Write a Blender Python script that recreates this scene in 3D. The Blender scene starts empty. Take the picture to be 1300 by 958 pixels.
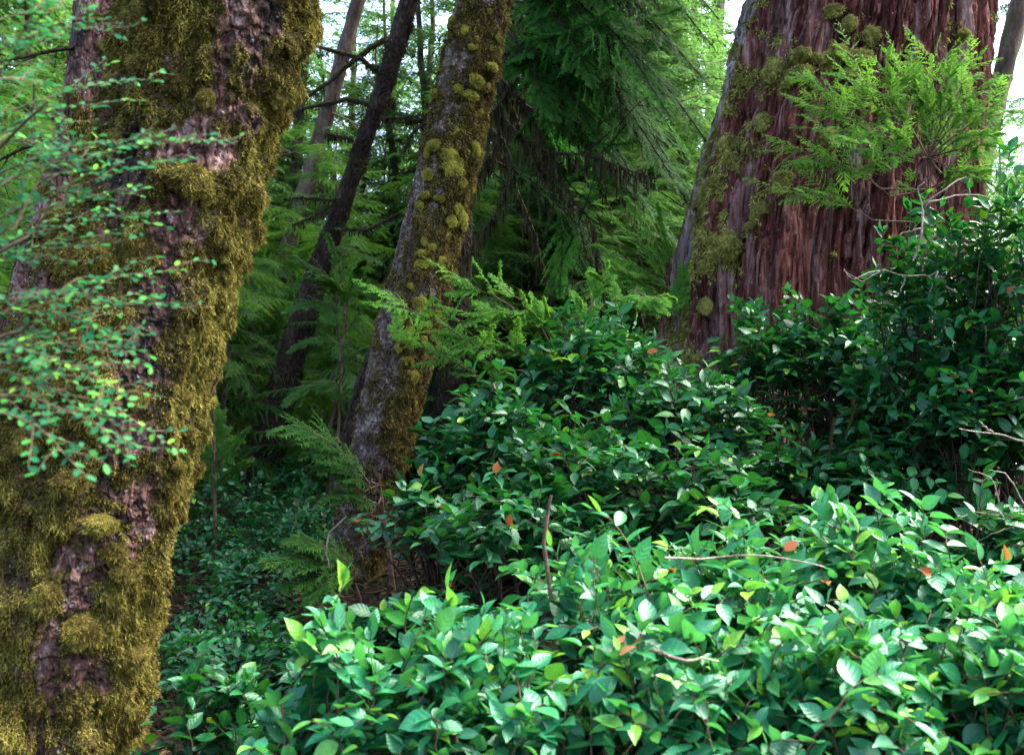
import bpy, math, random
import numpy as np
from mathutils import Vector

PI = math.pi
SC = bpy.context.scene
COL = SC.collection

# ------------------------------------------------------------------ camera
F = 1264.0
PITCH = math.radians(4.0)
CAM = np.array([0.0, 0.0, 1.5])
FWD = np.array([0, math.cos(PITCH), math.sin(PITCH)])
UPV = np.array([0, -math.sin(PITCH), math.cos(PITCH)])
RGT = np.array([1.0, 0, 0])

def at(px, py, d):
    return CAM + d * (FWD + (px - 650) / F * RGT - (py - 479) / F * UPV)

def proj(P):
    q = np.asarray(P) - CAM
    d = q @ FWD
    return 650 + F * (q @ RGT) / d, 479 - F * (q @ UPV) / d, d

# ------------------------------------------------------------------ noise
def _hash(ix, iy, iz, seed):
    h = (ix.astype(np.int64) * 374761393 + iy.astype(np.int64) * 668265263 + iz.astype(np.int64) * 2147483647 + seed * 974711) & 0xffffffff
    h = ((h ^ (h >> 13)) * 1274126177) & 0xffffffff
    h = (h ^ (h >> 16)) & 0xffffffff
    return h

_G = np.random.RandomState(5).normal(size=(256, 3)); _G /= np.linalg.norm(_G, axis=1)[:, None]

def perlin(p, seed=0):
    p = np.asarray(p, float)
    i = np.floor(p).astype(np.int64); f = p - i
    u = f * f * f * (f * (f * 6 - 15) + 10)
    r = 0
    for a in (0, 1):
        for b in (0, 1):
            for c in (0, 1):
                g = _G[_hash(i[..., 0] + a, i[..., 1] + b, i[..., 2] + c, seed) & 255]
                d = (g * (f - np.array([a, b, c]))).sum(-1)
                w = (u[..., 0] if a else 1 - u[..., 0]) * (u[..., 1] if b else 1 - u[..., 1]) * (u[..., 2] if c else 1 - u[..., 2])
                r = r + d * w
    return r * 1.5

def fbm(p, oct=4, seed=0, gain=.5):
    r = 0; a = 1.0
    for k in range(oct):
        r = r + a * perlin(np.asarray(p) * 2 ** k, seed + k * 17); a *= gain
    return r

def sstep(a, b, x):
    t = np.clip((x - a) / (b - a), 0, 1); return t * t * (3 - 2 * t)

def nrm(v):
    return v / (np.linalg.norm(v, axis=-1, keepdims=True) + 1e-12)

# ------------------------------------------------------------------ geometry collector
class Geo:
    def __init__(s): s.V = []; s.Q = []; s.T = []; s.A = []; s.n = 0
    def add(s, V, Q=None, T=None, A=None):
        V = np.asarray(V, float).reshape(-1, 3)
        if A is None: A = np.zeros((len(V), 3))
        A = np.broadcast_to(np.asarray(A, float), (len(V), 3))
        if Q is not None and len(Q): s.Q.append(np.asarray(Q, np.int64).reshape(-1, 4) + s.n)
        if T is not None and len(T): s.T.append(np.asarray(T, np.int64).reshape(-1, 3) + s.n)
        s.V.append(V); s.A.append(A); s.n += len(V)
    def arrays(s):
        V = np.concatenate(s.V) if s.V else np.zeros((0, 3))
        A = np.concatenate(s.A) if s.A else np.zeros((0, 3))
        Q = np.concatenate(s.Q) if s.Q else np.zeros((0, 4), np.int64)
        T = np.concatenate(s.T) if s.T else np.zeros((0, 3), np.int64)
        return V, Q, T, A
    def build(s, name, mat, parent=None, origin=None, smooth=True):
        V, Q, T, A = s.arrays()
        if origin is None: origin = np.array(parent.location) if parent is not None else np.zeros(3)
        me = bpy.data.meshes.new(name)
        me.vertices.add(len(V)); me.vertices.foreach_set('co', (V - origin).astype(np.float32).ravel())
        me.loops.add(Q.size + T.size)
        me.loops.foreach_set('vertex_index', np.concatenate([Q.ravel(), T.ravel()]).astype(np.int32))
        me.polygons.add(len(Q) + len(T))
        ls = np.concatenate([np.arange(len(Q)) * 4, Q.size + np.arange(len(T)) * 3]).astype(np.int32)
        me.polygons.foreach_set('loop_start', ls)
        me.polygons.foreach_set('use_smooth', np.full(len(Q) + len(T), smooth))
        at_ = me.attributes.new('var', 'FLOAT_COLOR', 'POINT')
        at_.data.foreach_set('color', np.concatenate([A, np.ones((len(A), 1))], 1).astype(np.float32).ravel())
        me.update(calc_edges=True)
        me.materials.append(mat)
        o = bpy.data.objects.new(name, me); COL.objects.link(o)
        if parent is not None: o.parent = parent
        else: o.location = origin
        return o

def inst(g, TV, TQ, TT, fr, pos, sc, A):
    """TV template verts (n,3); fr (N,3,3) rows are axes; pos (N,3); sc (N,) or (N,3); A (N,n,3)"""
    N, n = len(pos), len(TV)
    sc = np.asarray(sc, float)
    if sc.ndim == 1: sc = np.repeat(sc[:, None], 3, 1)
    V = np.einsum('nki,nij->nkj', TV[None] * sc[:, None, :], fr) + pos[:, None, :]
    off = (np.arange(N) * n)[:, None, None]
    Q = (np.asarray(TQ)[None] + off).reshape(-1, 4) if len(TQ) else None
    T = (np.asarray(TT)[None] + off).reshape(-1, 3) if len(TT) else None
    g.add(V.reshape(-1, 3), Q, T, np.broadcast_to(A, (N, n, 3)).reshape(-1, 3))

def tube(g, pts, rad, k=5, A=(0, 0, 0)):
    pts = np.asarray(pts, float); n = len(pts)
    rad = np.broadcast_to(np.asarray(rad, float), (n,))
    t = nrm(np.gradient(pts, axis=0))
    ref = np.array([0, 0, 1.0]) if abs(t[:, 2].mean()) < .8 else np.array([0, 1.0, 0])
    a = nrm(np.cross(t, ref)); b = np.cross(a, t)
    th = np.arange(k) * 2 * PI / k
    V = pts[:, None] + rad[:, None, None] * (a[:, None] * np.cos(th)[None, :, None] + b[:, None] * np.sin(th)[None, :, None])
    i = np.arange(n - 1)[:, None]; j = np.arange(k)[None]
    Q = np.stack([i * k + j, i * k + (j + 1) % k, (i + 1) * k + (j + 1) % k, (i + 1) * k + j], -1).reshape(-1, 4)
    g.add(V.reshape(-1, 3), Q, None, A)

def bez(p0, p1, p2, n):
    t = np.linspace(0, 1, n)[:, None]
    return (1 - t) ** 2 * p0 + 2 * t * (1 - t) * p1 + t * t * p2

# ------------------------------------------------------------------ things
def thing(name, label, cat, loc, group=None):
    o = bpy.data.objects.new(name, None); COL.objects.link(o)
    o.location = Vector(loc); o['label'] = label; o['category'] = cat
    o.empty_display_size = .1
    if group: o['group'] = group
    return o

def dup(root, loc, rotz=0, scale=1.0, tilt=(0, 0), label=None, group=None, kids=None):
    r = root.copy(); COL.objects.link(r); r.location = Vector(loc); r.rotation_euler = (tilt[0], tilt[1], rotz); r.scale = (scale,) * 3
    if label: r['label'] = label
    if group: r['group'] = group
    for ch in list(kids if kids is not None else root.children):
        c = ch.copy(); COL.objects.link(c); c.parent = r
        for gch in ch.children:
            d = gch.copy(); COL.objects.link(d); d.parent = c
    return r

# ------------------------------------------------------------------ materials
def nodes(name):
    m = bpy.data.materials.new(name); m.use_nodes = True
    nt = m.node_tree; nt.nodes.clear()
    out = nt.nodes.new('ShaderNodeOutputMaterial')
    return m, nt, out

def N(nt, typ, **kw):
    n = nt.nodes.new(typ)
    for k, v in kw.items():
        if k.startswith('_'): setattr(n, k[1:], v)
        else: n.inputs[k.replace('__', ' ')].default_value = v
    return n

def ramp(nt, stops, interp='LINEAR'):
    n = nt.nodes.new('ShaderNodeValToRGB'); n.color_ramp.interpolation = interp
    e = n.color_ramp.elements
    while len(e) < len(stops): e.new(.5)
    for x, (p, c) in zip(e, stops): x.position = p; x.color = (*c, 1)
    return n

def leaf_mat(name, stops, rough=.35, trans=.3, tcol=(.16, .38, .03), spec=.5, midrib=0.0, bump=0.0, sheen=None):
    m, nt, out = nodes(name); L = nt.links.new
    a = N(nt, 'ShaderNodeAttribute', _attribute_name='var')
    s = N(nt, 'ShaderNodeSeparateColor'); L(a.outputs['Color'], s.inputs[0])
    r = ramp(nt, stops); L(s.outputs[0], r.inputs[0])
    col = r.outputs[0]
    if midrib:
        mr = N(nt, 'ShaderNodeMapRange'); mr.inputs['From Max'].default_value = .16; mr.inputs['To Min'].default_value = midrib; mr.inputs['To Max'].default_value = 0
        L(s.outputs[2], mr.inputs[0])
        mx = N(nt, 'ShaderNodeMix', _data_type='RGBA'); mx.inputs['B'].default_value = (.14, .24, .06, 1)
        L(mr.outputs[0], mx.inputs['Factor']); L(col, mx.inputs['A']); col = mx.outputs['Result']
        # blotches of age
        tc = N(nt, 'ShaderNodeNewGeometry'); nz = N(nt, 'ShaderNodeTexNoise', Scale=45.0, Detail=3.0); L(tc.outputs['Position'], nz.inputs['Vector'])
        hs = N(nt, 'ShaderNodeHueSaturation'); mp = N(nt, 'ShaderNodeMapRange'); mp.inputs['From Min'].default_value = .3; mp.inputs['From Max'].default_value = .7; mp.inputs['To Min'].default_value = .72; mp.inputs['To Max'].default_value = 1.25
        L(nz.outputs[0], mp.inputs[0]); L(mp.outputs[0], hs.inputs['Value']); L(col, hs.inputs['Color']); col = hs.outputs[0]
        sp = N(nt, 'ShaderNodeTexNoise', Scale=95.0, Detail=2.0); L(tc.outputs['Position'], sp.inputs['Vector'])
        sm = N(nt, 'ShaderNodeMapRange'); sm.inputs['From Min'].default_value = .66; sm.inputs['From Max'].default_value = .72; sm.inputs['To Max'].default_value = .75; L(sp.outputs[0], sm.inputs[0])
        sx = N(nt, 'ShaderNodeMix', _data_type='RGBA'); sx.inputs['B'].default_value = (.10, .055, .018, 1); L(sm.outputs[0], sx.inputs['Factor']); L(col, sx.inputs['A']); col = sx.outputs['Result']
    p = N(nt, 'ShaderNodeBsdfPrincipled', Roughness=rough); p.inputs['Specular IOR Level'].default_value = spec; p.inputs['Specular Tint'].default_value = (.62, 1, .76, 1)
    L(col, p.inputs['Base Color'])
    if bump:
        # side veins: pattern along the blade that runs forward toward the edge
        ma = N(nt, 'ShaderNodeMath', _operation='MULTIPLY_ADD'); ma.inputs[1].default_value = 34.; L(s.outputs[1], ma.inputs[0])
        mb = N(nt, 'ShaderNodeMath', _operation='MULTIPLY'); mb.inputs[1].default_value = -9.; L(s.outputs[2], mb.inputs[0]); L(mb.outputs[0], ma.inputs[2])
        sn = N(nt, 'ShaderNodeMath', _operation='SINE'); L(ma.outputs[0], sn.inputs[0])
        bp = N(nt, 'ShaderNodeBump', Strength=bump, Distance=.002); L(sn.outputs[0], bp.inputs['Height']); L(bp.outputs[0], p.inputs['Normal'])
    t = N(nt, 'ShaderNodeBsdfTranslucent')
    mt = N(nt, 'ShaderNodeMix', _data_type='RGBA', _blend_type='MIX'); mt.inputs['Factor'].default_value = .55; mt.inputs['A'].default_value = (*tcol, 1)
    L(col, mt.inputs['B']); L(mt.outputs['Result'], t.inputs[0])
    mix = N(nt, 'ShaderNodeMixShader', Fac=trans); L(p.outputs[0], mix.inputs[1]); L(t.outputs[0], mix.inputs[2])
    L(mix.outputs[0], out.inputs[0])
    return m

def moss_mat(name, stops, trans=.15):
    m, nt, out = nodes(name); L = nt.links.new
    a = N(nt, 'ShaderNodeAttribute', _attribute_name='var')
    s = N(nt, 'ShaderNodeSeparateColor'); L(a.outputs['Color'], s.inputs[0])
    g = N(nt, 'ShaderNodeNewGeometry'); nz = N(nt, 'ShaderNodeTexNoise', Scale=9.0, Detail=4.0); L(g.outputs['Position'], nz.inputs['Vector'])
    ad = N(nt, 'ShaderNodeMath', _operation='MULTIPLY_ADD'); ad.inputs[1].default_value = 1.1; L(nz.outputs[0], ad.inputs[0])
    sb = N(nt, 'ShaderNodeMath', _operation='MULTIPLY_ADD'); sb.inputs[1].default_value = .9; sb.inputs[2].default_value = -.52; L(s.outputs[0], sb.inputs[0]); L(sb.outputs[0], ad.inputs[2])
    r = ramp(nt, stops); L(ad.outputs[0], r.inputs[0])
    p = N(nt, 'ShaderNodeBsdfPrincipled', Roughness=.9); p.inputs['Specular IOR Level'].default_value = .15
    L(r.outputs[0], p.inputs['Base Color'])
    t = N(nt, 'ShaderNodeBsdfTranslucent'); L(r.outputs[0], t.inputs[0])
    mix = N(nt, 'ShaderNodeMixShader', Fac=trans); L(p.outputs[0], mix.inputs[1]); L(t.outputs[0], mix.inputs[2])
    L(mix.outputs[0], out.inputs[0])
    return m

def bark_mat(name, stops, mosscols, stretch=(1, 1, .25), scale=30, lichen=0.0, lcol=(.3, .34, .36), rough=.85, spec=.3, bump=.8, contrast=2.2, plates=0, greytint=None):
    m, nt, out = nodes(name); L = nt.links.new
    tc = N(nt, 'ShaderNodeTexCoord'); mp = N(nt, 'ShaderNodeMapping'); mp.inputs['Scale'].default_value = stretch
    L(tc.outputs['Object'], mp.inputs[0])
    n1 = N(nt, 'ShaderNodeTexNoise', Scale=scale * .22, Detail=8.0, Roughness=.65); L(mp.outputs[0], n1.inputs['Vector'])
    n2 = N(nt, 'ShaderNodeTexNoise', Scale=scale * 1.3, Detail=6.0, Roughness=.7); L(mp.outputs[0], n2.inputs['Vector'])
    ad = N(nt, 'ShaderNodeMath', _operation='MULTIPLY_ADD'); ad.inputs[1].default_value = .55; L(n2.outputs[0], ad.inputs[0])
    hf = N(nt, 'ShaderNodeMath', _operation='MULTIPLY_ADD'); hf.inputs[1].default_value = .9; hf.inputs[2].default_value = -.22; L(n1.outputs[0], hf.inputs[0]); L(hf.outputs[0], ad.inputs[2])
    ct = N(nt, 'ShaderNodeMapRange'); ct.inputs['From Min'].default_value = .5 - .5 / contrast; ct.inputs['From Max'].default_value = .5 + .5 / contrast
    L(ad.outputs[0], ct.inputs[0])
    r = ramp(nt, stops); L(ct.outputs[0], r.inputs[0]); col = r.outputs[0]
    if lichen:
        n3 = N(nt, 'ShaderNodeTexNoise', Scale=scale * .9, Detail=5.0, Roughness=.75); L(tc.outputs['Object'], n3.inputs['Vector'])
        mr = N(nt, 'ShaderNodeMapRange'); mr.inputs['From Min'].default_value = .66 - lichen * .2; mr.inputs['From Max'].default_value = .74 - lichen * .2
        L(n3.outputs[0], mr.inputs[0]); mx = N(nt, 'ShaderNodeMix', _data_type='RGBA'); mx.inputs['B'].default_value = (*lcol, 1)
        L(mr.outputs[0], mx.inputs['Factor']); L(col, mx.inputs['A']); col = mx.outputs['Result']
    a = N(nt, 'ShaderNodeAttribute', _attribute_name='var'); s = N(nt, 'ShaderNodeSeparateColor'); L(a.outputs['Color'], s.inputs[0])
    n4 = N(nt, 'ShaderNodeTexNoise', Scale=55.0, Detail=5.0); L(tc.outputs['Object'], n4.inputs['Vector'])
    mm = N(nt, 'ShaderNodeMath', _operation='MULTIPLY_ADD'); mm.inputs[1].default_value = .9; mm.inputs[2].default_value = -.45; L(n4.outputs[0], mm.inputs[0])
    ma = N(nt, 'ShaderNodeMath', _operation='ADD'); L(mm.outputs[0], ma.inputs[0]); L(s.outputs[0], ma.inputs[1])
    mr2 = N(nt, 'ShaderNodeMapRange'); mr2.inputs['From Min'].default_value = .35; mr2.inputs['From Max'].default_value = .65; L(ma.outputs[0], mr2.inputs[0])
    r2 = ramp(nt, mosscols); L(n4.outputs[0], r2.inputs[0])
    mx2 = N(nt, 'ShaderNodeMix', _data_type='RGBA'); L(mr2.outputs[0], mx2.inputs['Factor']); L(col, mx2.inputs['A']); L(r2.outputs[0], mx2.inputs['B'])
    if greytint:
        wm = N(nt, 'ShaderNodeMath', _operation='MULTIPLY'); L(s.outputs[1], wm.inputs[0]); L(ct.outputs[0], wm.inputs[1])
        mw = N(nt, 'ShaderNodeMix', _data_type='RGBA'); mw.inputs['B'].default_value = (*greytint, 1)
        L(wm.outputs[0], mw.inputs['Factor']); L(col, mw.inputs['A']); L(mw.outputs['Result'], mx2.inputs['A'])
    p = N(nt, 'ShaderNodeBsdfPrincipled', Roughness=rough); p.inputs['Specular IOR Level'].default_value = spec
    L(mx2.outputs['Result'], p.inputs['Base Color'])
    bp = N(nt, 'ShaderNodeBump', Strength=bump, Distance=.02); L(ad.outputs[0], bp.inputs['Height'])
    if plates:
        wn = N(nt, 'ShaderNodeTexNoise', Scale=plates * .8, Detail=3.0); L(mp.outputs[0], wn.inputs['Vector'])
        wv = N(nt, 'ShaderNodeVectorMath', _operation='MULTIPLY_ADD'); wv.inputs[1].default_value = (.05, .05, .05); L(wn.outputs[1], wv.inputs[0]); L(mp.outputs[0], wv.inputs[2])
        vo = N(nt, 'ShaderNodeTexVoronoi', _feature='DISTANCE_TO_EDGE', Scale=plates); L(wv.outputs[0], vo.inputs['Vector'])
        vm = N(nt, 'ShaderNodeMapRange'); vm.inputs['From Max'].default_value = .22; L(vo.outputs['Distance'], vm.inputs[0])
        b2 = N(nt, 'ShaderNodeBump', Strength=1.0, Distance=.022); L(vm.outputs[0], b2.inputs['Height']); L(bp.outputs[0], b2.inputs['Normal']); bp = b2
    L(bp.outputs[0], p.inputs['Normal'])
    L(p.outputs[0], out.inputs[0])
    return m

MOSS_STOPS = [(0, (.014, .009, .002)), (.33, (.060, .044, .008)), (.64, (.19, .16, .028)), (1, (.42, .39, .09))]
MOSS_DARK = [(.2, (.02, .014, .004)), (.8, (.08, .06, .014))]
M = {}
M['moss'] = moss_mat('golden_moss', MOSS_STOPS)
M['moss_bright'] = moss_mat('bright_moss', [(0, (.05, .045, .007)), (.35, (.18, .17, .022)), (.7, (.38, .36, .05)), (1, (.52, .50, .10))])
M['moss_brown'] = moss_mat('brown_moss', [(0, (.016, .010, .003)), (.4, (.075, .050, .014)), (.72, (.18, .135, .03)), (1, (.36, .31, .06))])
M['moss_cedar'] = moss_mat('olive_moss', [(0, (.05, .045, .012)), (.4, (.2, .19, .042)), (.8, (.42, .41, .11)), (1, (.52, .51, .18))])
M['hang'] = moss_mat('hanging_moss', [(0, (.012, .01, .004)), (.5, (.035, .028, .011)), (1, (.08, .07, .025))])
M['hang_olive'] = moss_mat('olive_hanging_moss', [(0, (.02, .018, .005)), (.5, (.065, .06, .016)), (1, (.15, .14, .04))])
M['spruce_bark'] = bark_mat('spruce_bark', [(.08, (.010, .005, .003)), (.42, (.055, .026, .018)), (.65, (.135, .056, .045)), (.95, (.29, .19, .17))], MOSS_DARK, (1, 1, .45), 34, lichen=.25, plates=26, contrast=2.8)
M['mid_bark'] = bark_mat('scaly_bark', [(.08, (.018, .010, .006)), (.42, (.095, .060, .042)), (.65, (.18, .13, .105)), (.95, (.32, .27, .25))], MOSS_DARK, (1, 1, .7), 60, lichen=.38, lcol=(.30, .30, .31), plates=38, contrast=2.6)
M['cedar_bark'] = bark_mat('cedar_bark', [(.08, (.014, .005, .003)), (.38, (.074, .021, .016)), (.62, (.135, .050, .041)), (.95, (.29, .19, .17))], MOSS_DARK, (1, 1, .12), 34, lichen=.3, lcol=(.24, .19, .17), bump=1.0, contrast=2.4, plates=13, greytint=(.42, .40, .40), rough=.95, spec=.08)
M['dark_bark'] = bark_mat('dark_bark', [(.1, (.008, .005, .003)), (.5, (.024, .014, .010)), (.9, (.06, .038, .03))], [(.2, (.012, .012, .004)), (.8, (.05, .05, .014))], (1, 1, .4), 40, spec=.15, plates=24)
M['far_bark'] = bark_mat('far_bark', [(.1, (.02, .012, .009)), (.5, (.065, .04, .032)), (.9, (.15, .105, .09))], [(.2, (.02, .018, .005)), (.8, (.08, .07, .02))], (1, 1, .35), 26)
M['twig'] = bark_mat('twig_bark', [(.1, (.03, .017, .01)), (.5, (.09, .052, .03)), (.9, (.18, .11, .07))], MOSS_DARK, (1, 1, 1), 60)
M['dark_twig'] = bark_mat('dark_twig_bark', [(.1, (.012, .008, .005)), (.5, (.035, .02, .012)), (.9, (.08, .05, .03))], MOSS_DARK, (1, 1, 1), 60)  # shaded copy of twig: gloom under the dark salal put into the colour
M['dead'] = bark_mat('bleached_twig', [(.1, (.09, .065, .045)), (.5, (.22, .17, .13)), (.9, (.42, .35, .30))], MOSS_DARK, (1, 1, 1), 60)
M['salal_bright'] = leaf_mat('salal_leaf_sunny', [(0, (.004, .064, .03)), (.5, (.010, .145, .06)), (.78, (.028, .22, .066)), (.92, (.11, .32, .032)), (1, (.20, .41, .03))], .40, .30, (.11, .48, .04), .75, .25, .16)  # lit copy of the salal leaf: stronger light in front put into the colour
M['salal_dark'] = leaf_mat('salal_leaf_shade', [(0, (.002, .027, .009)), (.5, (.004, .070, .021)), (.85, (.012, .130, .030)), (.96, (.08, .20, .012)), (1, (.15, .28, .015))], .40, .22, (.06, .38, .02), .40, .25, .14)  # shaded copy of the salal leaf: gloom of the middle ground put into the colour
M['withered'] = leaf_mat('withered_leaf', [(0, (.24, .045, .014)), (.5, (.27, .085, .025)), (1, (.28, .16, .06))], .55, .3, (.6, .14, .02), .3)
M['litter'] = leaf_mat('litter_leaf', [(0, (.012, .008, .005)), (.6, (.045, .026, .014)), (1, (.11, .06, .03))], .8, .05, (.1, .05, .02), .15)
M['huck'] = leaf_mat('huckleberry_leaf', [(0, (.005, .06, .028)), (.5, (.012, .12, .042)), (.75, (.045, .22, .035)), (1, (.17, .40, .02))], .55, .38, (.08, .46, .08), .2)
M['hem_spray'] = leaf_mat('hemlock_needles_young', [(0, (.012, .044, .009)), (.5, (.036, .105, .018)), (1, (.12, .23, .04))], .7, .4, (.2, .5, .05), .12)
M['hem_lime'] = leaf_mat('hemlock_needles_lit', [(0, (.035, .13, .018)), (.5, (.10, .28, .035)), (1, (.24, .44, .07))], .7, .45, (.3, .65, .06), .12)  # needle colour lightened to look lit despite the crowns' shade
M['hem_dark'] = leaf_mat('hemlock_needles_old', [(0, (.006, .034, .014)), (.5, (.012, .065, .022)), (1, (.03, .12, .034))], .75, .3, (.06, .30, .04), .08)
M['hem_mid'] = leaf_mat('hemlock_needles_deep', [(0, (.010, .036, .007)), (.5, (.036, .11, .020)), (1, (.10, .23, .04))], .75, .36, (.08, .44, .05), .06)
M['hem_far'] = leaf_mat('hemlock_needles_far', [(0, (.010, .040, .010)), (.5, (.030, .105, .022)), (1, (.09, .22, .035))], .75, .42, (.18, .38, .07), .06)

def soil_mat():
    m, nt, out = nodes('forest_duff'); L = nt.links.new
    g = N(nt, 'ShaderNodeNewGeometry')
    n1 = N(nt, 'ShaderNodeTexNoise', Scale=3.0, Detail=8.0, Roughness=.7); L(g.outputs['Position'], n1.inputs['Vector'])
    n2 = N(nt, 'ShaderNodeTexNoise', Scale=38.0, Detail=6.0, Roughness=.75); L(g.outputs['Position'], n2.inputs['Vector'])
    ad = N(nt, 'ShaderNodeMath', _operation='MULTIPLY_ADD'); ad.inputs[1].default_value = .5; L(n1.outputs[0], ad.inputs[0])
    h = N(nt, 'ShaderNodeMath', _operation='MULTIPLY'); h.inputs[1].default_value = .5; L(n2.outputs[0], h.inputs[0]); L(h.outputs[0], ad.inputs[2])
    r = ramp(nt, [(.3, (.006, .004, .0025)), (.48, (.018, .012, .007)), (.58, (.02, .022, .008)), (.7, (.045, .032, .016))]); L(ad.outputs[0], r.inputs[0])
    p = N(nt, 'ShaderNodeBsdfPrincipled', Roughness=.95); p.inputs['Specular IOR Level'].default_value = .1
    L(r.outputs[0], p.inputs['Base Color'])
    b = N(nt, 'ShaderNodeBump', Strength=.8, Distance=.03); L(n2.outputs[0], b.inputs['Height']); L(b.outputs[0], p.inputs['Normal'])
    L(p.outputs[0], out.inputs[0]); return m
M['soil'] = soil_mat()

# ------------------------------------------------------------------ terrain
CP = [(0, 0, .15), (0, -4, .1), (-3, 1, .15), (3, 0, .3), (0, 2.4, .42), (1.2, 2.6, .5), (-.9, 2.2, .25), (-1.25, 3.2, .2), (-3, 4, .3),
      (-1.1, 6.5, .62), (-1.7, 5.2, .12), (-2.1, 8, .25), (-2.6, 11, .4), (.1, 4.6, .9), (.7, 5.4, 1.25), (2.3, 7.5, 1.5), (2.6, 4.4, 1.0), (1.7, 5, 1.05), (1.5, 3, .55),
      (5, 5, 1.3), (5, 9, 1.7), (-6, 8, .6), (-6, 15, .8), (0, 14, 1.2), (8, 15, 2.0), (0, 11, 1.1)]
for k in range(12):
    a = k * PI / 6
    CP += [(30 * math.cos(a), 6 + 30 * math.sin(a), 2.6), (60 * math.cos(a), 60 * math.sin(a), 6 if math.sin(a) > 0 else 4), (150 * math.cos(a), 150 * math.sin(a), 16 if math.sin(a) > 0 else 8), (400 * math.cos(a), 400 * math.sin(a), 24)]
CP = np.array(CP, float)

def ground(x, y):
    x = np.asarray(x, float); y = np.asarray(y, float)
    d2 = (x[..., None] - CP[:, 0]) ** 2 + (y[..., None] - CP[:, 1]) ** 2 + .05
    w = d2 ** -1.6
    z = (w * CP[:, 2]).sum(-1) / w.sum(-1)
    p = np.stack([x, y, 0 * x], -1)
    return z + .07 * fbm(p * .9, 3, 3)

def gz(x, y): return float(ground(np.array(x), np.array(y)))

ax = np.concatenate([-np.geomspace(400, 8.2, 34), np.arange(-8, 8.01, .1), np.geomspace(8.2, 400, 34)])
ay = np.concatenate([-np.geomspace(400, 3.2, 24), np.arange(-3, 16.01, .1), np.geomspace(16.3, 400, 40)])
X, Y = np.meshgrid(ax, ay); Z = ground(X, Y)
i = np.arange(len(ay) - 1)[:, None] * len(ax); j = np.arange(len(ax) - 1)[None]
g = Geo(); g.add(np.stack([X, Y, Z], -1).reshape(-1, 3), np.stack([i + j, i + j + 1, i + len(ax) + j + 1, i + len(ax) + j], -1).reshape(-1, 4))
o = g.build('forest_floor', M['soil']); o['kind'] = 'structure'; o['label'] = 'dark brown forest floor of needles and soil'

# ------------------------------------------------------------------ trunks
class Trunk:
    pass

def smooth_rows(rows, d0, d1, ext_top, n):
    rows = np.array(rows, float)
    y = rows[:, 0]; c = (rows[:, 1] + rows[:, 2]) / 2; w = rows[:, 2] - rows[:, 1]
    # extrapolate upward
    sl = (c[1] - c[0]) / (y[1] - y[0]); sw = (w[1] - w[0]) / (y[1] - y[0])
    y = np.concatenate([[y[0] - ext_top], y]); c = np.concatenate([[c[0] - sl * ext_top], c]); w = np.concatenate([[max(w[0] - sw * ext_top, w[0] * .8)], w])
    yy = np.linspace(y[0], y[-1], n)
    cc = np.interp(yy, y, c); ww = np.interp(yy, y, w)
    k = max(3, n // 30) | 1
    ker = np.hanning(k + 2)[1:-1]; ker /= ker.sum()
    pad = lambda a: np.concatenate([2 * a[0] - a[1:k // 2 + 1][::-1], a, 2 * a[-1] - a[-k // 2:-1][::-1]])
    cc = np.convolve(pad(cc), ker, 'same')[k // 2:k // 2 + n]; ww = np.convolve(pad(ww), ker, 'same')[k // 2:k // 2 + n]
    dd = np.interp(yy, [y[0], y[-1]], [d1, d0])
    P = np.stack([at(a, b, e) for a, b, e in zip(cc, yy, dd)])
    tilt = np.gradient(cc) / np.gradient(yy)
    R = ww / 2 / F * dd / np.sqrt(1 + tilt ** 2)
    return P[::-1], R[::-1]           # bottom -> top

def make_trunk(root, rows, d0, d1, mat, disp, nu=96, nv=240, ext=500, name='trunk', seed=0):
    P, R = smooth_rows(rows, d0, d1, ext, nv)
    Tn = nrm(np.gradient(P, axis=0))
    S = nrm(np.cross(np.array([0, 1.0, 0]), Tn))      # roughly camera right
    B = np.cross(S, Tn)
    B *= np.sign(B[:, 1:2])                           # pointing away from the camera
    th = np.arange(nu) * 2 * PI / nu
    out = S[:, None] * np.cos(th)[None, :, None] + B[:, None] * np.sin(th)[None, :, None]
    base = P[:, None] + R[:, None, None] * out
    arc = np.concatenate([[0], np.cumsum(np.linalg.norm(np.diff(P, axis=0), axis=1))])
    CY = np.stack([np.cos(th)[None] * R[:, None], np.sin(th)[None] * R[:, None], np.broadcast_to(arc[:, None], (nv, nu))], -1)
    ret = disp(th[None, :] + 0 * arc[:, None], CY, R[:, None] + 0 * th[None], out, base)
    d, moss = ret[:2]; grey = ret[2] if len(ret) > 2 else 0 * moss
    V = base + d[..., None] * out
    i = np.arange(nv - 1)[:, None] * nu; j = np.arange(nu)[None]
    Q = np.stack([i + j, i + (j + 1) % nu, i + nu + (j + 1) % nu, i + nu + j], -1).reshape(-1, 4)
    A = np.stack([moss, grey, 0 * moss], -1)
    g = Geo(); g.add(V.reshape(-1, 3), Q, None, A.reshape(-1, 3))
    o = g.build(name, mat, root)
    t = Trunk(); t.V = V; t.out = out; t.moss = moss; t.obj = o; t.P = P; t.R = R; t.root = root; t.T = Tn
    px, py, dd = proj(V); t.px, t.py = px, py
    t.front = (np.einsum('vui,vui->vu', out, nrm(V - CAM)) < 0)
    t.vis = (t.front | (np.abs(np.einsum('vui,vui->vu', out, nrm(V - CAM))) < .4)) & (py > -60) & (py < 1010) & (px > -80) & (px < 1380)
    return t

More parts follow.
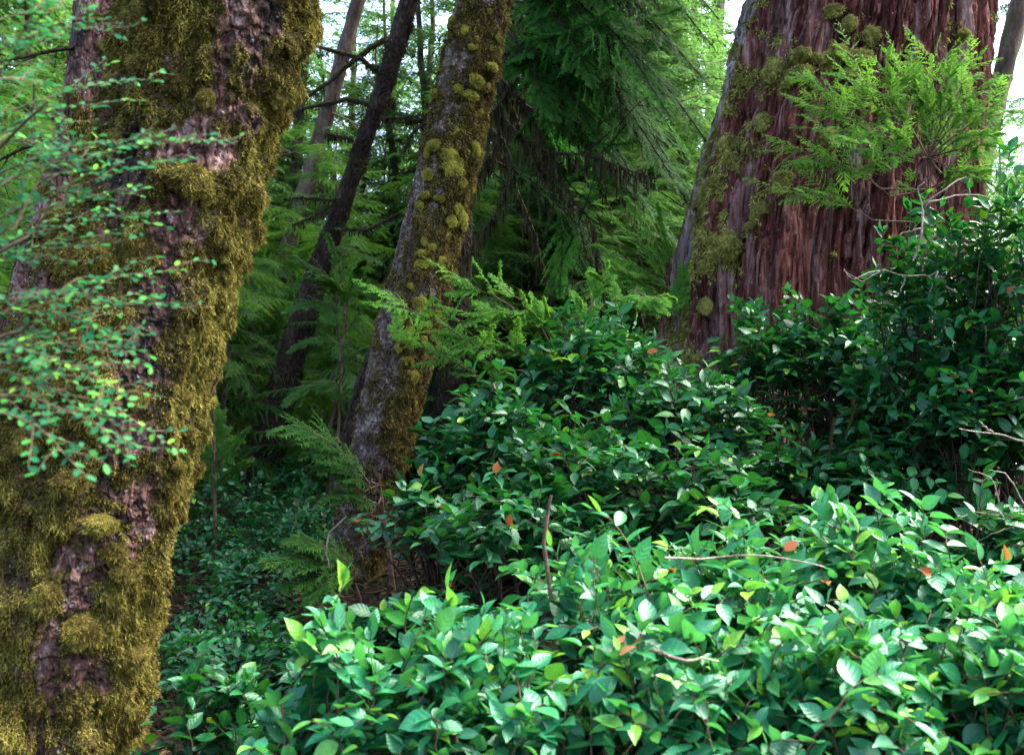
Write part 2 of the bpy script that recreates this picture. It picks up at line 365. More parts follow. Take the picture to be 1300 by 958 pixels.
def fuzz(g, pts, nor, rs, ln, wd, down=.6, spread=.95):
    n = len(pts)
    d = nrm(nor * 1.0 + np.array([0, 0, -down]) + rs.normal(size=(n, 3)) * spread)
    s = nrm(np.cross(d, rs.normal(size=(n, 3))))
    L = ln * (.5 + rs.rand(n, 1)); W = wd * (.6 + .8 * rs.rand(n, 1))
    tip = pts + d * L + np.array([0, 0, -1.0]) * L * .3 * down + rs.normal(size=(n, 3)) * L * .25
    mid = pts + d * L * .55
    V = np.stack([pts - s * W * .4, pts + s * W * .4, mid + s * W * .6, mid - s * W * .6, tip], 1)
    off = (np.arange(n) * 5)[:, None, None]
    Q = (np.array([[0, 1, 2, 3]])[None] + off).reshape(-1, 4); T = (np.array([[3, 2, 4]])[None] + off).reshape(-1, 3)
    r = np.repeat(rs.rand(n, 1), 5, 1)
    r = np.clip(r * .7 + np.array([-.05, -.05, .12, .12, .3])[None], 0, 1)
    A = np.stack([r, 0 * r, 0 * r], -1)
    g.add(V.reshape(-1, 3), Q, T, A.reshape(-1, 3))

def trunk_fuzz(t, n, ln, wd, mat, seed, thr=.35, name='moss_mat', down=.9):
    rs = np.random.RandomState(seed)
    w = np.where(t.vis, np.clip(t.moss - thr, 0, None) ** .7, 0).ravel()
    w = w * (np.linalg.norm(np.roll(t.V, -1, 1) - t.V, axis=-1).ravel()) ; w /= w.sum()
    idx = rs.choice(len(w), n, p=w)
    nv, nu = t.moss.shape
    iv, iu = idx // nu, idx % nu
    iv2 = np.minimum(iv + 1, nv - 1); iu2 = (iu + 1) % nu
    a, b = rs.rand(n, 1), rs.rand(n, 1)
    P = t.V[iv, iu] + a * (t.V[iv, iu2] - t.V[iv, iu]) + b * (t.V[iv2, iu] - t.V[iv, iu])
    g = Geo(); m = np.clip(t.moss[iv, iu], 0, 1.3)[:, None]
    fuzz(g, P, t.out[iv, iu], rs, ln * (.5 + m), wd, down)
    return g.build(name, mat, t.root)

def cushion_meshes(mat, tag_, seed, nb, wd):
    res = []
    for k in range(4):
        rs = np.random.RandomState(seed + k)
        th = np.linspace(0, 2 * PI, 22, endpoint=False); ph = np.linspace(.02, PI - .02, 14)
        D = np.stack([np.sin(ph)[:, None] * np.cos(th), np.sin(ph)[:, None] * np.sin(th), np.cos(ph)[:, None] + 0 * th], -1)
        rad = 1 + .45 * fbm(D * 1.6 + k * 7, 3, seed)
        V = D * rad[..., None] * .8 * np.array([1, 1.0, 1.0])
        i = np.arange(13)[:, None] * 22; j = np.arange(22)[None]
        Q = np.stack([i + j, i + 22 + j, i + 22 + (j + 1) % 22, i + (j + 1) % 22], -1).reshape(-1, 4)
        g = Geo(); g.add(V.reshape(-1, 3), Q, None, (.25, 0, 0))
        di = nrm(rs.normal(size=(nb, 3))); di[:, 1] = -np.abs(di[:, 1])
        rr = 1 + .45 * fbm(di * 1.6 + k * 7, 3, seed)
        fuzz(g, di * rr[:, None] * .78 * np.array([1, 1.0, 1.0]), di, rs, .19, wd, .7, .8)
        o = g.build('moss_cushion', mat); res.append(o.data); bpy.data.objects.remove(o)
    return res

def film(base, spots, k=1.9):
    px, py, d = proj(base); f = 0 * px
    for (a, b, r) in spots:
        f = np.maximum(f, np.exp(-(((px - a) / (k * r)) ** 2 + ((py - b - .5 * r) / (1.5 * k * r)) ** 2)))
    return f

def cushions(t, spots, meshes, seed, big=1.0):
    rnd = random.Random(seed)
    for (px, py, r) in spots:
        d2 = np.where(t.front, (t.px - px) ** 2 + (t.py - py) ** 2, 1e9)
        k = np.unravel_index(np.argmin(d2), d2.shape)
        p = t.V[k]; nn = t.out[k]
        s = big * r * (p[1]) / F
        o = bpy.data.objects.new('moss_cushion', meshes[rnd.randrange(len(meshes))]); COL.objects.link(o)
        o.parent = t.root
        o.location = Vector(p + nn * s * .28) - t.root.location
        ang = math.atan2(nn[1], nn[0]) + PI / 2
        o.rotation_euler = (0, rnd.uniform(-.35, .35), ang)
        o.scale = (s * rnd.uniform(.8, 1.5), s * rnd.uniform(.7, 1.1), s * rnd.uniform(.7, 1.4))

def twiggy(g, p0, d0, L, r, rs, depth=2, k=5, sag=.2, A=(0.2, 0, 0), crook=.25):
    """a crooked bare limb with side twigs"""
    n = max(5, int(L / .12)); n = min(n, 16)
    d = nrm(np.array(d0, float)); p = np.array(p0, float); pts = [p]
    for i in range(n):
        d = nrm(d + rs.normal(size=3) * crook * .5 + np.array([0, 0, -sag / n]))
        p = p + d * L / n; pts.append(p)
    pts = np.array(pts); tube(g, pts, np.linspace(r, r * .35, len(pts)), k, A)
    if depth > 0:
        for q in range(rs.randint(2, 5)):
            a = rs.randint(len(pts) // 3, len(pts) - 1)
            dd = nrm(nrm(pts[a] - pts[a - 1]) + rs.normal(size=3) * .7)
            twiggy(g, pts[a], dd, L * rs.uniform(.25, .5), r * .45, rs, depth - 1, 4, sag, A, crook)
    return pts

def hanging(g, pts, n, ln, rs, wd=.012):
    seg = rs.rand(n) * (len(pts) - 1.001); a = seg.astype(int); f = (seg - a)[:, None]
    p = pts[a] * (1 - f) + pts[a + 1] * f
    L = ln * (.2 + rs.rand(n, 1) ** 1.5); s = nrm(rs.normal(size=(n, 3)) * np.array([1, 1, .1])); W = wd * (.5 + rs.rand(n, 1))
    p = p + rs.normal(size=(n, 3)) * .02
    dn = np.array([0, 0, -1.0]); sw = rs.normal(size=(n, 3)) * .12 * np.array([1, 1, 0])
    m = p + (dn + sw) * L * .5; t = p + (dn + sw * .3) * L
    V = np.stack([p - s * W * .5, p + s * W * .5, m + s * W * .7, m - s * W * .7, t], 1)
    off = (np.arange(n) * 5)[:, None, None]
    Q = (np.array([[0, 1, 2, 3]])[None] + off).reshape(-1, 4); T = (np.array([[3, 2, 4]])[None] + off).reshape(-1, 3)
    r = np.repeat(rs.rand(n, 1), 5, 1); g.add(V.reshape(-1, 3), Q, T, np.stack([r, 0 * r, 0 * r], -1).reshape(-1, 3))

# ------------------------------------------------------------------ conifer sprays
def spray(gf, gw, pts, up, rs, len2=.5, n2=30, n3=10, bl=.07, bw=.011, droop=.25, prof=.75, shade=0.0, wr=.006, start=.06):
    """flat hemlock spray along the curve pts: side branchlets, each with two rows of needle blades"""
    pts = np.asarray(pts, float)
    K = len(pts)
    L = np.linalg.norm(np.diff(pts, axis=0), axis=1).sum()
    t = np.linspace(start, .995, n2) + rs.uniform(-.3, .3, n2) / n2
    t = np.clip(t, .01, .999)
    f = t * (K - 1.001); a = f.astype(int); fr = (f - a)[:, None]
    base = pts[a] * (1 - fr) + pts[a + 1] * fr
    tn = nrm(np.gradient(pts, axis=0)); T = nrm(tn[a] * (1 - fr) + tn[a + 1] * fr)
    S = nrm(np.cross(T, up)); U = np.cross(S, T)
    side = np.where(np.arange(n2) % 2 == 0, 1.0, -1.0)[:, None]
    ang = np.radians(62 - 26 * t + rs.uniform(-9, 9, n2))[:, None]
    D = np.cos(ang) * T + np.sin(ang) * side * S + U * rs.normal(size=(n2, 1)) * .13
    D = nrm(D)
    l2 = (len2 * L * np.minimum(1, (1 - t) ** prof * 1.1 + .05) * np.minimum(1, .55 + t * 2.5) * rs.uniform(.45, 1.2, n2) * (rs.rand(n2) > .1))
    l2 = np.maximum(l2, .02 * L)
    s = (np.arange(n3) + .5) / n3
    s = s[None, :] + rs.uniform(-.3, .3, (n2, n3)) / n3
    l2e = l2[:, None, None]
    fwd = T[:, None] * rs.uniform(-.05, .5, (n2, 1, 1)) - np.array([0, 0, 1.0]) * droop * rs.uniform(.3, 1.7, (n2, 1, 1))
    Pb = base[:, None] + D[:, None] * l2e * s[..., None] + fwd * l2e * (s ** 2)[..., None]
    DT = nrm(D[:, None] + 2 * fwd * s[..., None])
    N_ = nrm(U[:, None] + .0 * DT); S2 = nrm(np.cross(DT, N_)); N2 = np.cross(S2, DT)
    V = []; AR = []
    rb = rs.rand(n2, 1)
    for sg in (1.0, -1.0):
        an = np.radians(50 + rs.uniform(-24, 24, (n2, n3)))[..., None]
        E = nrm(np.cos(an) * DT + np.sin(an) * sg * S2 + N2 * rs.normal(size=(n2, n3, 1)) * .28)
        bl_ = bl * (1.15 - .75 * s)[..., None] * rs.uniform(.3, 1.35, (n2, n3, 1)) * np.minimum(1, l2e / (.28 * len2 * L) + .3)
        W = nrm(np.cross(E, N2)) * bw * .5 * rs.uniform(.75, 1.25, (n2, n3, 1))
        dn = -np.array([0, 0, 1.0]) * bl_ * .18
        m = Pb + E * bl_ * .55 + dn * .3; e = Pb + E * bl_ + dn
        V.append(np.stack([Pb - W * .6, Pb + W * .6, m + W, m - W, e + W * .35, e - W * .35], 2))
        r = np.clip(.30 * rb + .40 * rs.rand(n2, n3) + .30 * s * (.3 + .7 * t[:, None]) + shade, 0, 1)
        AR.append(r)
    # terminal blades run along the branchlet itself
    for s0, s1 in ((0, .5), (.5, 1.08)):
        p0 = base + D * (l2 * s0)[:, None] + fwd[:, 0] * (l2 * s0 * s0)[:, None]; p1 = base + D * (l2 * s1)[:, None] + fwd[:, 0] * (l2 * s1 * s1)[:, None]
        W = nrm(np.cross(p1 - p0, U)) * bw * .5
        m = (p0 + p1) / 2
        q = np.stack([p0 - W, p0 + W, m + W, m - W, p1 + W * .4, p1 - W * .4], 1)
        off = (np.arange(n2) * 6)[:, None, None]; tq = np.array([[0, 1, 2, 3], [3, 2, 4, 5]])
        r = np.repeat(np.clip(.3 * rb + .35 + shade, 0, 1), 6, 1)
        gf.add(q.reshape(-1, 3), (tq[None] + off).reshape(-1, 4), None, np.stack([r, 0 * r, 0 * r], -1).reshape(-1, 3))
    V = np.stack(V).reshape(-1, 6, 3); r = np.stack(AR).reshape(-1)
    n = len(V); off = (np.arange(n) * 6)[:, None, None]; tq = np.array([[0, 1, 2, 3], [3, 2, 4, 5]])
    r = np.repeat(r[:, None], 6, 1)
    gf.add(V.reshape(-1, 3), (tq[None] + off).reshape(-1, 4), None, np.stack([r, 0 * r, 0 * r], -1).reshape(-1, 3))
    tube(gw, pts, np.linspace(wr, wr * .25, K), 4, (.1, 0, 0))

def arc(p0, p1, lift, n=9):
    p0 = np.asarray(p0, float); p1 = np.asarray(p1, float); t = np.linspace(0, 1, n)[:, None]
    return p0 + (p1 - p0) * t + np.array([0, 0, 1.0]) * lift * 4 * t * (1 - t)

UPZ = np.array([0, 0, 1.0])

# ------------------------------------------------------------------ leaves
def salal_template():
    ts = np.array([.12, .3, .5, .7, .86]); ws = np.array([.17, .27, .28, .205, .095])
    V = [(0, 0, 0)]; A = [(0, 0)]
    for t, w in zip(ts, ws):
        zc = .10 * t - .22 * t * t
        V += [(t, w, zc + .09 * w / .3), (t, 0, zc - .02), (t, -w, zc + .09 * w / .3)]; A += [(t, 1), (t, 0), (t, 1)]
    V.append((1, 0, .10 - .25)); A.append((1, 0))
    Q = []; T = [(0, 2, 1), (0, 3, 2)]
    for k in range(4):
        b = 1 + k * 3
        Q += [(b, b + 1, b + 4, b + 3), (b + 1, b + 2, b + 5, b + 4)]
    b = 13; T += [(b, b + 1, 16), (b + 1, b + 2, 16)]
    return np.array(V, float), np.array(Q), np.array(T), np.array(A, float)
SV, SQ, ST, SA = salal_template()

def put_leaves(g, pos, D, Nn, size, rnd, rs):
    D = nrm(D); Nn = nrm(Nn - (Nn * D).sum(-1, keepdims=True) * D); S = np.cross(Nn, D)
    fr = np.stack([D, S, Nn], 1)
    n = len(pos)
    A = np.zeros((n, len(SV), 3)); A[..., 0] = rnd[:, None]; A[..., 1] = SA[None, :, 0]; A[..., 2] = SA[None, :, 1]
    sc = np.stack([size, size * rs.uniform(.78, 1.18, n), size * rs.uniform(.1, 1.4, n)], 1)
    inst(g, SV, SQ, ST, fr, pos, sc, A)

WANT, REG = [], []

def salal(label, px, py, d, rx, ry, ns, mat='salal_dark', leaf=.075, group=None, wither=(), upright=.35, seed=0, young=.0, z0=None, low=.35, spread=.4, lean=(0, 0), stems=(), dense=1.0, name='salal_shrub', cat='shrub', per=11):
    rs = np.random.RandomState(seed + 100); ns = int(ns * dense)
    top = at(px, py, d); cx, cy = top[0], top[1]
    gzv = gz(cx, cy) if z0 is None else z0
    H = max(top[2] - gzv, .25)
    root = thing(name, label, cat, (cx, cy, gzv - .03), group)
    gw = Geo(); P = []; Dr = []; Nr = []; Sz = []; Rn = []
    for k in range(ns):
        a = rs.uniform(0, 2 * PI); r = math.sqrt(rs.rand()) * rs.uniform(.75, 1.08)
        b = spread * r
        p0 = np.array([cx + rx * b * math.cos(a), cy + ry * b * math.sin(a), 0]); p0[2] = gz(p0[0], p0[1]) - .02 if z0 is None else z0
        lf = rs.uniform(.55, 1.0) ** .6
        p2 = np.array([cx + rx * r * math.cos(a) + lean[0], cy + ry * r * math.sin(a) + lean[1], gzv + H * (1 - .55 * r ** 2.4) * lf * rs.uniform(.92, 1.06)])
        if k % 5 == 0:
            q0 = p0; q2 = p0 + (p2 - p0) * rs.uniform(.5, .7) + rs.normal(size=3) * .04
            trunk_ = bez(q0, q0 * .5 + q2 * .5 + np.array([0, 0, .15 * H]) + rs.normal(size=3) * .12 * min(H, .8), q2, 9)
            tube(gw, trunk_, np.linspace(.007, .004, 9) * (leaf / .075), 5, (.1, 0, 0))
        p0 = trunk_[rs.randint(3, 9)]
        p1 = p0 * .55 + p2 * .45 + np.array([0, 0, .22 * H]) + rs.normal(size=3) * .07
        pts = bez(p0, p1, p2, 12) + np.cumsum(rs.normal(size=(12, 3)) * .006, 0)
        Ls = np.linalg.norm(np.diff(pts, axis=0), axis=1).sum()
        tube(gw, pts, np.linspace(.0032, .0014, 12) * (leaf / .075), 4, (.1, 0, 0))
        nl = max(5, int(per * rs.uniform(.7, 1.2)))
        tt = 1 - (1 - np.linspace(0, 1, nl)) * min(.85, nl * leaf * .42 / Ls)
        f = tt * 10.999; ai = f.astype(int); fr = (f - ai)[:, None]
        pb = pts[ai] * (1 - fr) + pts[ai + 1] * fr
        tg = nrm(pts[np.minimum(ai + 1, 11)] - pts[ai])
        sd = nrm(np.cross(tg, UPZ + rs.normal(size=3) * .3)) * np.where(np.arange(nl) % 2 == 0, 1., -1.)[:, None]
        outw = nrm(np.array([math.cos(a) * .6, math.sin(a) * .6, .5]))
        lastf = (tt > .93)[:, None]
        D_ = tg * (.45 + .5 * lastf) + sd * (.9 - .5 * lastf) + UPZ * (upright * rs.uniform(-.5, 1.4, (nl, 1))) + rs.normal(size=(nl, 3)) * .22
        N_ = UPZ * .95 + outw * .35 + rs.normal(size=(nl, 3)) * .42
        P.append(pb); Dr.append(D_); Nr.append(N_); Sz.append(leaf * rs.uniform(.6, 1.15, nl) * np.where(tt > .97, .7, 1))
        isy = rs.rand() < young
        Rn.append(np.clip(rs.rand(nl) * .75 + (.25 if isy else 0) + .25 * (tt > .94) * (rs.rand() < .3 + young), 0, 1))
    P, Dr, Nr, Sz, Rn = map(np.concatenate, (P, Dr, Nr, Sz, Rn))
    keep = np.ones(len(P), bool)
    qx, qy, qd = proj(P)
    wl = []
    WANT.extend(wither); REG.append((root, P, Dr, Nr, qx, qy, qd))
    for (wx, wy) in ():
        cost = np.hypot(qx - wx, qy - wy) + (qd - qd.min()) * 45 - Nr[:, 2] * 0 + (~keep) * 1e4
        k = int(np.argmin(cost)); keep[k] = False; wl.append(k)
    g = Geo(); put_leaves(g, P[keep], Dr[keep], Nr[keep], Sz[keep], Rn[keep], rs)
    g.build('foliage', M[mat], root)
    for k in wl:
        gg = Geo()
        put_leaves(gg, P[k:k + 1] - .03 * nrm(P[k:k + 1] - CAM), Dr[k:k + 1], nrm(Nr[k:k + 1] + np.array([0, -.55, 0])), np.maximum(Sz[k:k + 1] * .9, .05), rs.rand(1), rs)
        w = gg.build('withered_leaf', M['withered'], root); w['label'] = 'withered orange leaf'
    gw.build('stem', M['twig' if mat == 'salal_bright' else 'dark_twig'], root)
    for (pts, r) in stems:
        gs = Geo(); tube(gs, np.array([at(*q) for q in pts]), np.linspace(r, r * .6, len(pts)), 6, (.1, 0, 0)); gs.build('stem', M['twig'], root)
    return root

HT = np.array([[0, 0, 0], [.22, .2, .03], [.55, .27, .02], [.85, .17, -.02], [1, 0, -.06], [.85, -.17, -.02], [.55, -.27, .02], [.22, -.2, .03], [.55, 0, -.02]])
HTT = np.array([(0, 8, 1), (1, 8, 2), (2, 8, 3), (3, 8, 4), (4, 8, 5), (5, 8, 6), (6, 8, 7), (7, 8, 0)])

def huckle_twig(g, gw, pts, rs, leaf=.02, gap=.011, shade=0.0, side_n=6, side_len=.16, up=None, depth=1):
    """flat spray of small oval leaves along a thin twig and its side twigs"""
    pts = np.asarray(pts, float); K = len(pts)
    L = np.linalg.norm(np.diff(pts, axis=0), axis=1).sum()
    nl = max(4, int(L / gap)); t = np.linspace(.12 if depth else .05, 1, nl)
    f = t * (K - 1.001); a = f.astype(int); fr = (f - a)[:, None]
    p = pts[a] * (1 - fr) + pts[a + 1] * fr
    T = nrm(pts[a + 1] - pts[a]); u = UPZ if up is None else up
    S = nrm(np.cross(T, u)) * np.where(np.arange(nl) % 2 == 0, 1., -1.)[:, None]
    D = nrm(T * .55 + S * .8 + rs.normal(size=(nl, 3)) * .2); Nn = nrm(u + rs.normal(size=(nl, 3)) * .35)
    Nn = nrm(Nn - (Nn * D).sum(-1, keepdims=True) * D); S2 = np.cross(Nn, D)
    A = np.zeros((nl, 9, 3)); A[..., 0] = np.clip(rs.rand(nl) * .75 + shade + .2 * (rs.rand() < .25), 0, 1)[:, None]
    inst(g, HT, [], HTT, np.stack([D, S2, Nn], 1), p, leaf * rs.uniform(.65, 1.2, nl), A)
    tube(gw, pts, np.linspace(.0022, .0009, K) if depth else np.linspace(.0014, .0006, K), 4, (.1, 0, 0))
    if depth:
        for k in range(side_n):
            q = .1 + .85 * (k + rs.rand()) / side_n; f0 = q * (K - 1.001); a0 = int(f0)
            b0 = pts[a0] + (pts[a0 + 1] - pts[a0]) * (f0 - a0); T0 = nrm(pts[a0 + 1] - pts[a0]); S0 = nrm(np.cross(T0, u)) * (1 if k % 2 else -1)
            e = b0 + nrm(T0 * .7 + S0 * .8 + rs.normal(size=3) * .2) * side_len * rs.uniform(.6, 1.2) * (1.15 - .6 * q)
            huckle_twig(g, gw, arc(b0, e, rs.uniform(-.01, .015), 5), rs, leaf, gap, shade, 0, 0, up, 0)

# ================================================================== THE FIVE NEAR TREES
cush_gold = cushion_meshes(M['moss_bright'], 'g', 11, 1500, .035)
cush_olive = cushion_meshes(M['moss_cedar'], 'o', 31, 1300, .035)
cush_brown = cushion_meshes(M['moss'], 'b', 51, 2200, .022)

MID_SPOTS = [(604, 103, 9), (598, 122, 10), (582, 113, 7), (602, 188, 9), (569, 197, 10), (574, 214, 11), (582, 206, 8), (544, 222, 7), (540, 248, 8), (534, 262, 6), (580, 265, 9), (584, 279, 11), (572, 282, 9), (537, 322, 9), (535, 334, 8), (553, 120, 7), (576, 28, 8), (590, 40, 7), (623, 86, 8), (552, 184, 8), (545, 192, 7), (531, 382, 8), (533, 393, 6), (525, 478, 8), (506, 442, 6), (516, 455, 6), (600, 60, 6), (560, 90, 6), (584, 235, 6), (598, 240, 6), (562, 330, 6), (553, 400, 6), (520, 420, 6), (538, 430, 6)]
_r = random.Random(6); MID_SPOTS += [(_u * 70 + 581 - .238 * _y, _y, _r.uniform(3, 6)) for _y, _u in [(_r.uniform(0, 520), _r.uniform(.25, .98) ** .7) for _ in range(46)]]
CED_SPOTS = [(984, 89, 12), (974, 98, 8), (1020, 72, 12), (1040, 76, 9), (1061, 72, 15), (1050, 84, 9), (1015, 98, 15), (1002, 112, 8), (1054, 17, 11), (1080, 31, 9), (1070, 40, 7), (1106, 48, 12), (941, 84, 5), (970, 156, 9), (929, 190, 15), (918, 200, 11), (922, 216, 13), (934, 206, 9), (900, 242, 11), (908, 232, 9), (970, 264, 10), (953, 288, 6), (960, 276, 6), (926, 317, 13), (915, 322, 9), (898, 307, 8), (931, 302, 7), (895, 341, 8), (869, 374, 8), (866, 386, 7), (996, 226, 10), (992, 236, 9), (1020, 207, 8), (1090, 74, 12), (862, 432, 7), (859, 449, 8), (864, 420, 5), (1080, 120, 9), (1051, 178, 11), (1219, 43, 7), (902, 216, 7), (890, 240, 7), (884, 262, 6), (876, 290, 6), (890, 454, 7), (900, 388, 8), (1075, 96, 9), (990, 52, 5), (935, 62, 5), (880, 318, 6)]

# 1 big mossy spruce on the left
rows = [(0, 152, 402), (60, 145, 388), (100, 137, 376), (200, 112, 353), (300, 74, 328), (400, 32, 303), (500, -8, 284), (600, -45, 248), (700, -76, 222), (800, -105, 203), (870, -130, 188), (1000, -190, 175), (1200, -280, 180)]
def disp_left(th, CY, R, out, base):
    b = CY * np.array([1, 1, .35])
    m = .71 + .62 * fbm(CY * np.array([1, 1, .7]) * 4.5, 3, 7) + .45 * fbm(CY * 15, 2, 9)
    # bare bark strip down the right of the centre
    m = m - .75 * np.exp(-((th - (2 * PI - 1.05)) / .16) ** 2) * sstep(.5, 2.6, CY[..., 2]) - .25 * np.exp(-((th - (2 * PI - .75)) / .2) ** 2)
    m = m + .3 * np.exp(-((th - 2 * PI + .05) / .35) ** 2) + .3 * np.exp(-(th / .3) ** 2)
    m = np.clip(m, 0, 1.2)
    d = .035 * fbm(CY * 2.3, 2, 1) + .075 * m * (fbm(CY * 7.5, 4, 3) * .7 + .2) + .030 * (.7 - np.abs(fbm(b * 16, 3, 5))) - .055 + .012 * fbm(CY * 40, 3, 8)
    return d, m
t = thing('spruce_tree', 'huge leaning spruce trunk coated in shaggy golden brown moss at the left edge', 'tree', (*at(-50, 900, 3.25)[:2], gz(*at(-50, 900, 3.25)[:2])))
T_LEFT = make_trunk(t, rows, 3.25, 3.25, M['spruce_bark'], disp_left, 400, 860, 420)
trunk_fuzz(T_LEFT, 480000, .0066, .0021, M['moss'], 1, .3, down=.5)
trunk_fuzz(T_LEFT, 42000, .012, .0016, M['moss'], 14, .62, name='hanging_moss', down=1.4)
cushions(T_LEFT, [(181, 27, 14), (240, 228, 24), (262, 246, 17), (230, 112, 18), (262, 128, 16), (366, 62, 12), (368, 92, 13), (150, 178, 14), (196, 176, 12), (120, 330, 24), (180, 322, 20), (285, 350, 13), (262, 376, 12), (232, 506, 12), (236, 545, 12), (140, 700, 24), (124, 664, 18), (222, 590, 14), (214, 622, 14), (92, 613, 18), (60, 760, 22), (158, 724, 17), (100, 800, 24), (168, 830, 20), (40, 560, 18), (70, 400, 24), (175, 505, 16), (345, 128, 13)], cush_brown, 3)

# 2 slender purplish trunk behind it
def disp_plain(amp, mossb, k=1.0, sx=14):
    def f(th, CY, R, out, base):
        m = np.clip(mossb + .6 * fbm(CY * 5, 3, 21), 0, 1)
        return amp * (fbm(CY * np.array([1, 1, .3]) * sx * k, 3, 22) + .8 * fbm(CY * 3, 2, 23)) + .02 * m * fbm(CY * 12, 2, 3), m
    return f
def base_of(px, py, d):
    p = at(px, py, d); return (p[0], p[1], gz(p[0], p[1]))
t = thing('hemlock_tree', 'slender purple brown trunk standing behind the huge mossy trunk', 'tree', base_of(0, 700, 5.6))
tb = make_trunk(t, [(0, 95, 150), (100, 86, 136), (190, 68, 114), (300, 34, 82), (400, 8, 56), (560, -40, 12), (720, -92, -30), (900, -140, -70)], 5.6, 5.6, M['spruce_bark'], disp_plain(.012, .25), 72, 260, 500)
trunk_fuzz(tb, 9000, .02, .004, M['moss'], 2, .3)
cushions(tb, [(118, 20, 9), (130, 62, 7), (96, 140, 7), (60, 240, 8)], cush_brown, 4)
gl = Geo(); rs = np.random.RandomState(4)
for (a, b, c, dx, L) in [(60, 300, 5.5, -1, .5), (20, 310, 5.5, -1, .6), (100, 60, 5.5, -1, .5), (75, 180, 5.4, -1, .5)]:
    gl = Geo(); twiggy(gl, at(a, b, c), (dx, -.2, .05), L, .014, rs, 1, A=(.6, 0, 0)); gl.build('limb', M['dark_bark'], t)

# 3 thin trunk far behind
t = thing('hemlock_tree', 'thin straight reddish trunk farther back between the mossy spruce and the dark leaning trunk', 'tree', base_of(290, 620, 13))
t3 = make_trunk(t, [(0, 446, 464), (150, 404, 424), (250, 374, 396), (370, 338, 362), (440, 314, 340), (520, 288, 318), (640, 250, 288)], 13, 13, M['far_bark'], disp_plain(.012, .1), 40, 160, 500)
gl = Geo(); rs = np.random.RandomState(8)
for (a, b, s_, L) in [(345, 360, -1, .9), (372, 280, 1, .9), (330, 430, 1, 1.0), (350, 345, 1, .8), (395, 190, -1, .8), (325, 436, -1, .7), (410, 140, 1, .7)]:
    gl = Geo(); twiggy(gl, at(a, b, 13), (s_, -.3, -.1), L, .02, rs, 1, A=(.5, 0, 0), sag=.5); gl.build('limb', M['far_bark'], t)

# 4 dark leaning trunk with mossy limbs
t = thing('hemlock_tree', 'nearly black leaning trunk with crooked mossy limbs reaching left', 'tree', base_of(330, 620, 9.5))
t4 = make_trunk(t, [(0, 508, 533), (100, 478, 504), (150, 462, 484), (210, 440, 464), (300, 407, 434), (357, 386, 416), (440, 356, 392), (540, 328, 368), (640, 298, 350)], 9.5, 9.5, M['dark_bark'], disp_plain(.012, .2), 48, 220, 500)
rs = np.random.RandomState(12); gh = Geo()
for pl in [[(480, 88), (455, 74), (432, 66), (402, 58)], [(470, 135), (440, 126), (415, 132), (372, 142)], [(488, 52), (460, 72), (440, 88), (412, 112), (380, 136)], [(484, 148), (510, 150), (540, 144)], [(450, 178), (430, 172), (418, 170)], [(432, 252), (400, 250), (360, 249)], [(420, 262), (395, 280), (370, 290)], [(515, 158), (548, 150), (520, 172), (508, 196)], [(437, 292), (470, 294), (508, 278)], [(492, 128), (500, 134), (497, 128)]]:
    g4 = Geo(); p = np.array([at(a, b, 9.35 - .03 * i) for i, (a, b) in enumerate(pl)])
    tt = np.linspace(0, len(p) - 1, 14); pp = np.stack([np.interp(tt, np.arange(len(p)), p[:, k]) for k in range(3)], 1); pp += np.cumsum(rs.normal(size=pp.shape) * .006, 0)
    r0 = .026 if len(pl) > 3 else .018
    tube(g4, pp, np.linspace(r0, r0 * .5, 14) * (1 + .25 * rs.rand(14)), 7, (.7, 0, 0))
    hanging(g4, pp, 260, .06, rs, .006)
    g4.build('limb', M['dark_bark'], t)
trunk_fuzz(t4, 4000, .025, .007, M['hang'], 6, .25)

# 5 mossy scaly trunk in the middle
rows = [(0, 578, 649), (75, 559, 636), (150, 542, 619), (225, 524, 602), (300, 505, 585), (357, 491, 574), (423, 472, 560), (486, 460, 543), (570, 443, 522), (650, 424, 502), (720, 408, 486), (800, 388, 470)]
def disp_mid(th, CY, R, out, base):
    rt = np.cos(th)
    m = np.clip(.50 + .30 * rt + .55 * fbm(CY * np.array([1, 1, .6]) * 6, 2, 31) + .5 * fbm(CY * 22, 3, 33) + .45 * film(base, MID_SPOTS), 0, 1.2)
    d = .010 * fbm(CY * 5, 2, 1) + .020 * (.7 - np.abs(fbm(CY * np.array([1, 1, .6]) * 24, 3, 5))) + .03 * m * (.3 + fbm(CY * 14, 3, 6)) - .026
    return d, m
t = thing('spruce_tree', 'leaning grey scaly trunk in the middle dotted with bright yellow green moss cushions', 'tree', base_of(440, 740, 6.5))
T_MID = make_trunk(t, rows, 6.5, 6.5, M['mid_bark'], disp_mid, 180, 700, 400)
trunk_fuzz(T_MID, 120000, .011, .0036, M['moss_brown'], 3, .36)
cushions(T_MID, MID_SPOTS, cush_gold, 5, .9)

# 6 companion stem leaning behind the base of the mossy trunk
t = thing('hemlock_tree', 'brown shaded stem tucked against the lower left of the dotted mossy trunk', 'tree', base_of(410, 700, 7.2))
make_trunk(t, [(200, 545, 560), (400, 488, 506), (470, 456, 478), (560, 432, 458), (650, 408, 440), (760, 384, 425)], 7.3, 7.3, M['dark_bark'], disp_plain(.012, .2), 40, 140, 300)
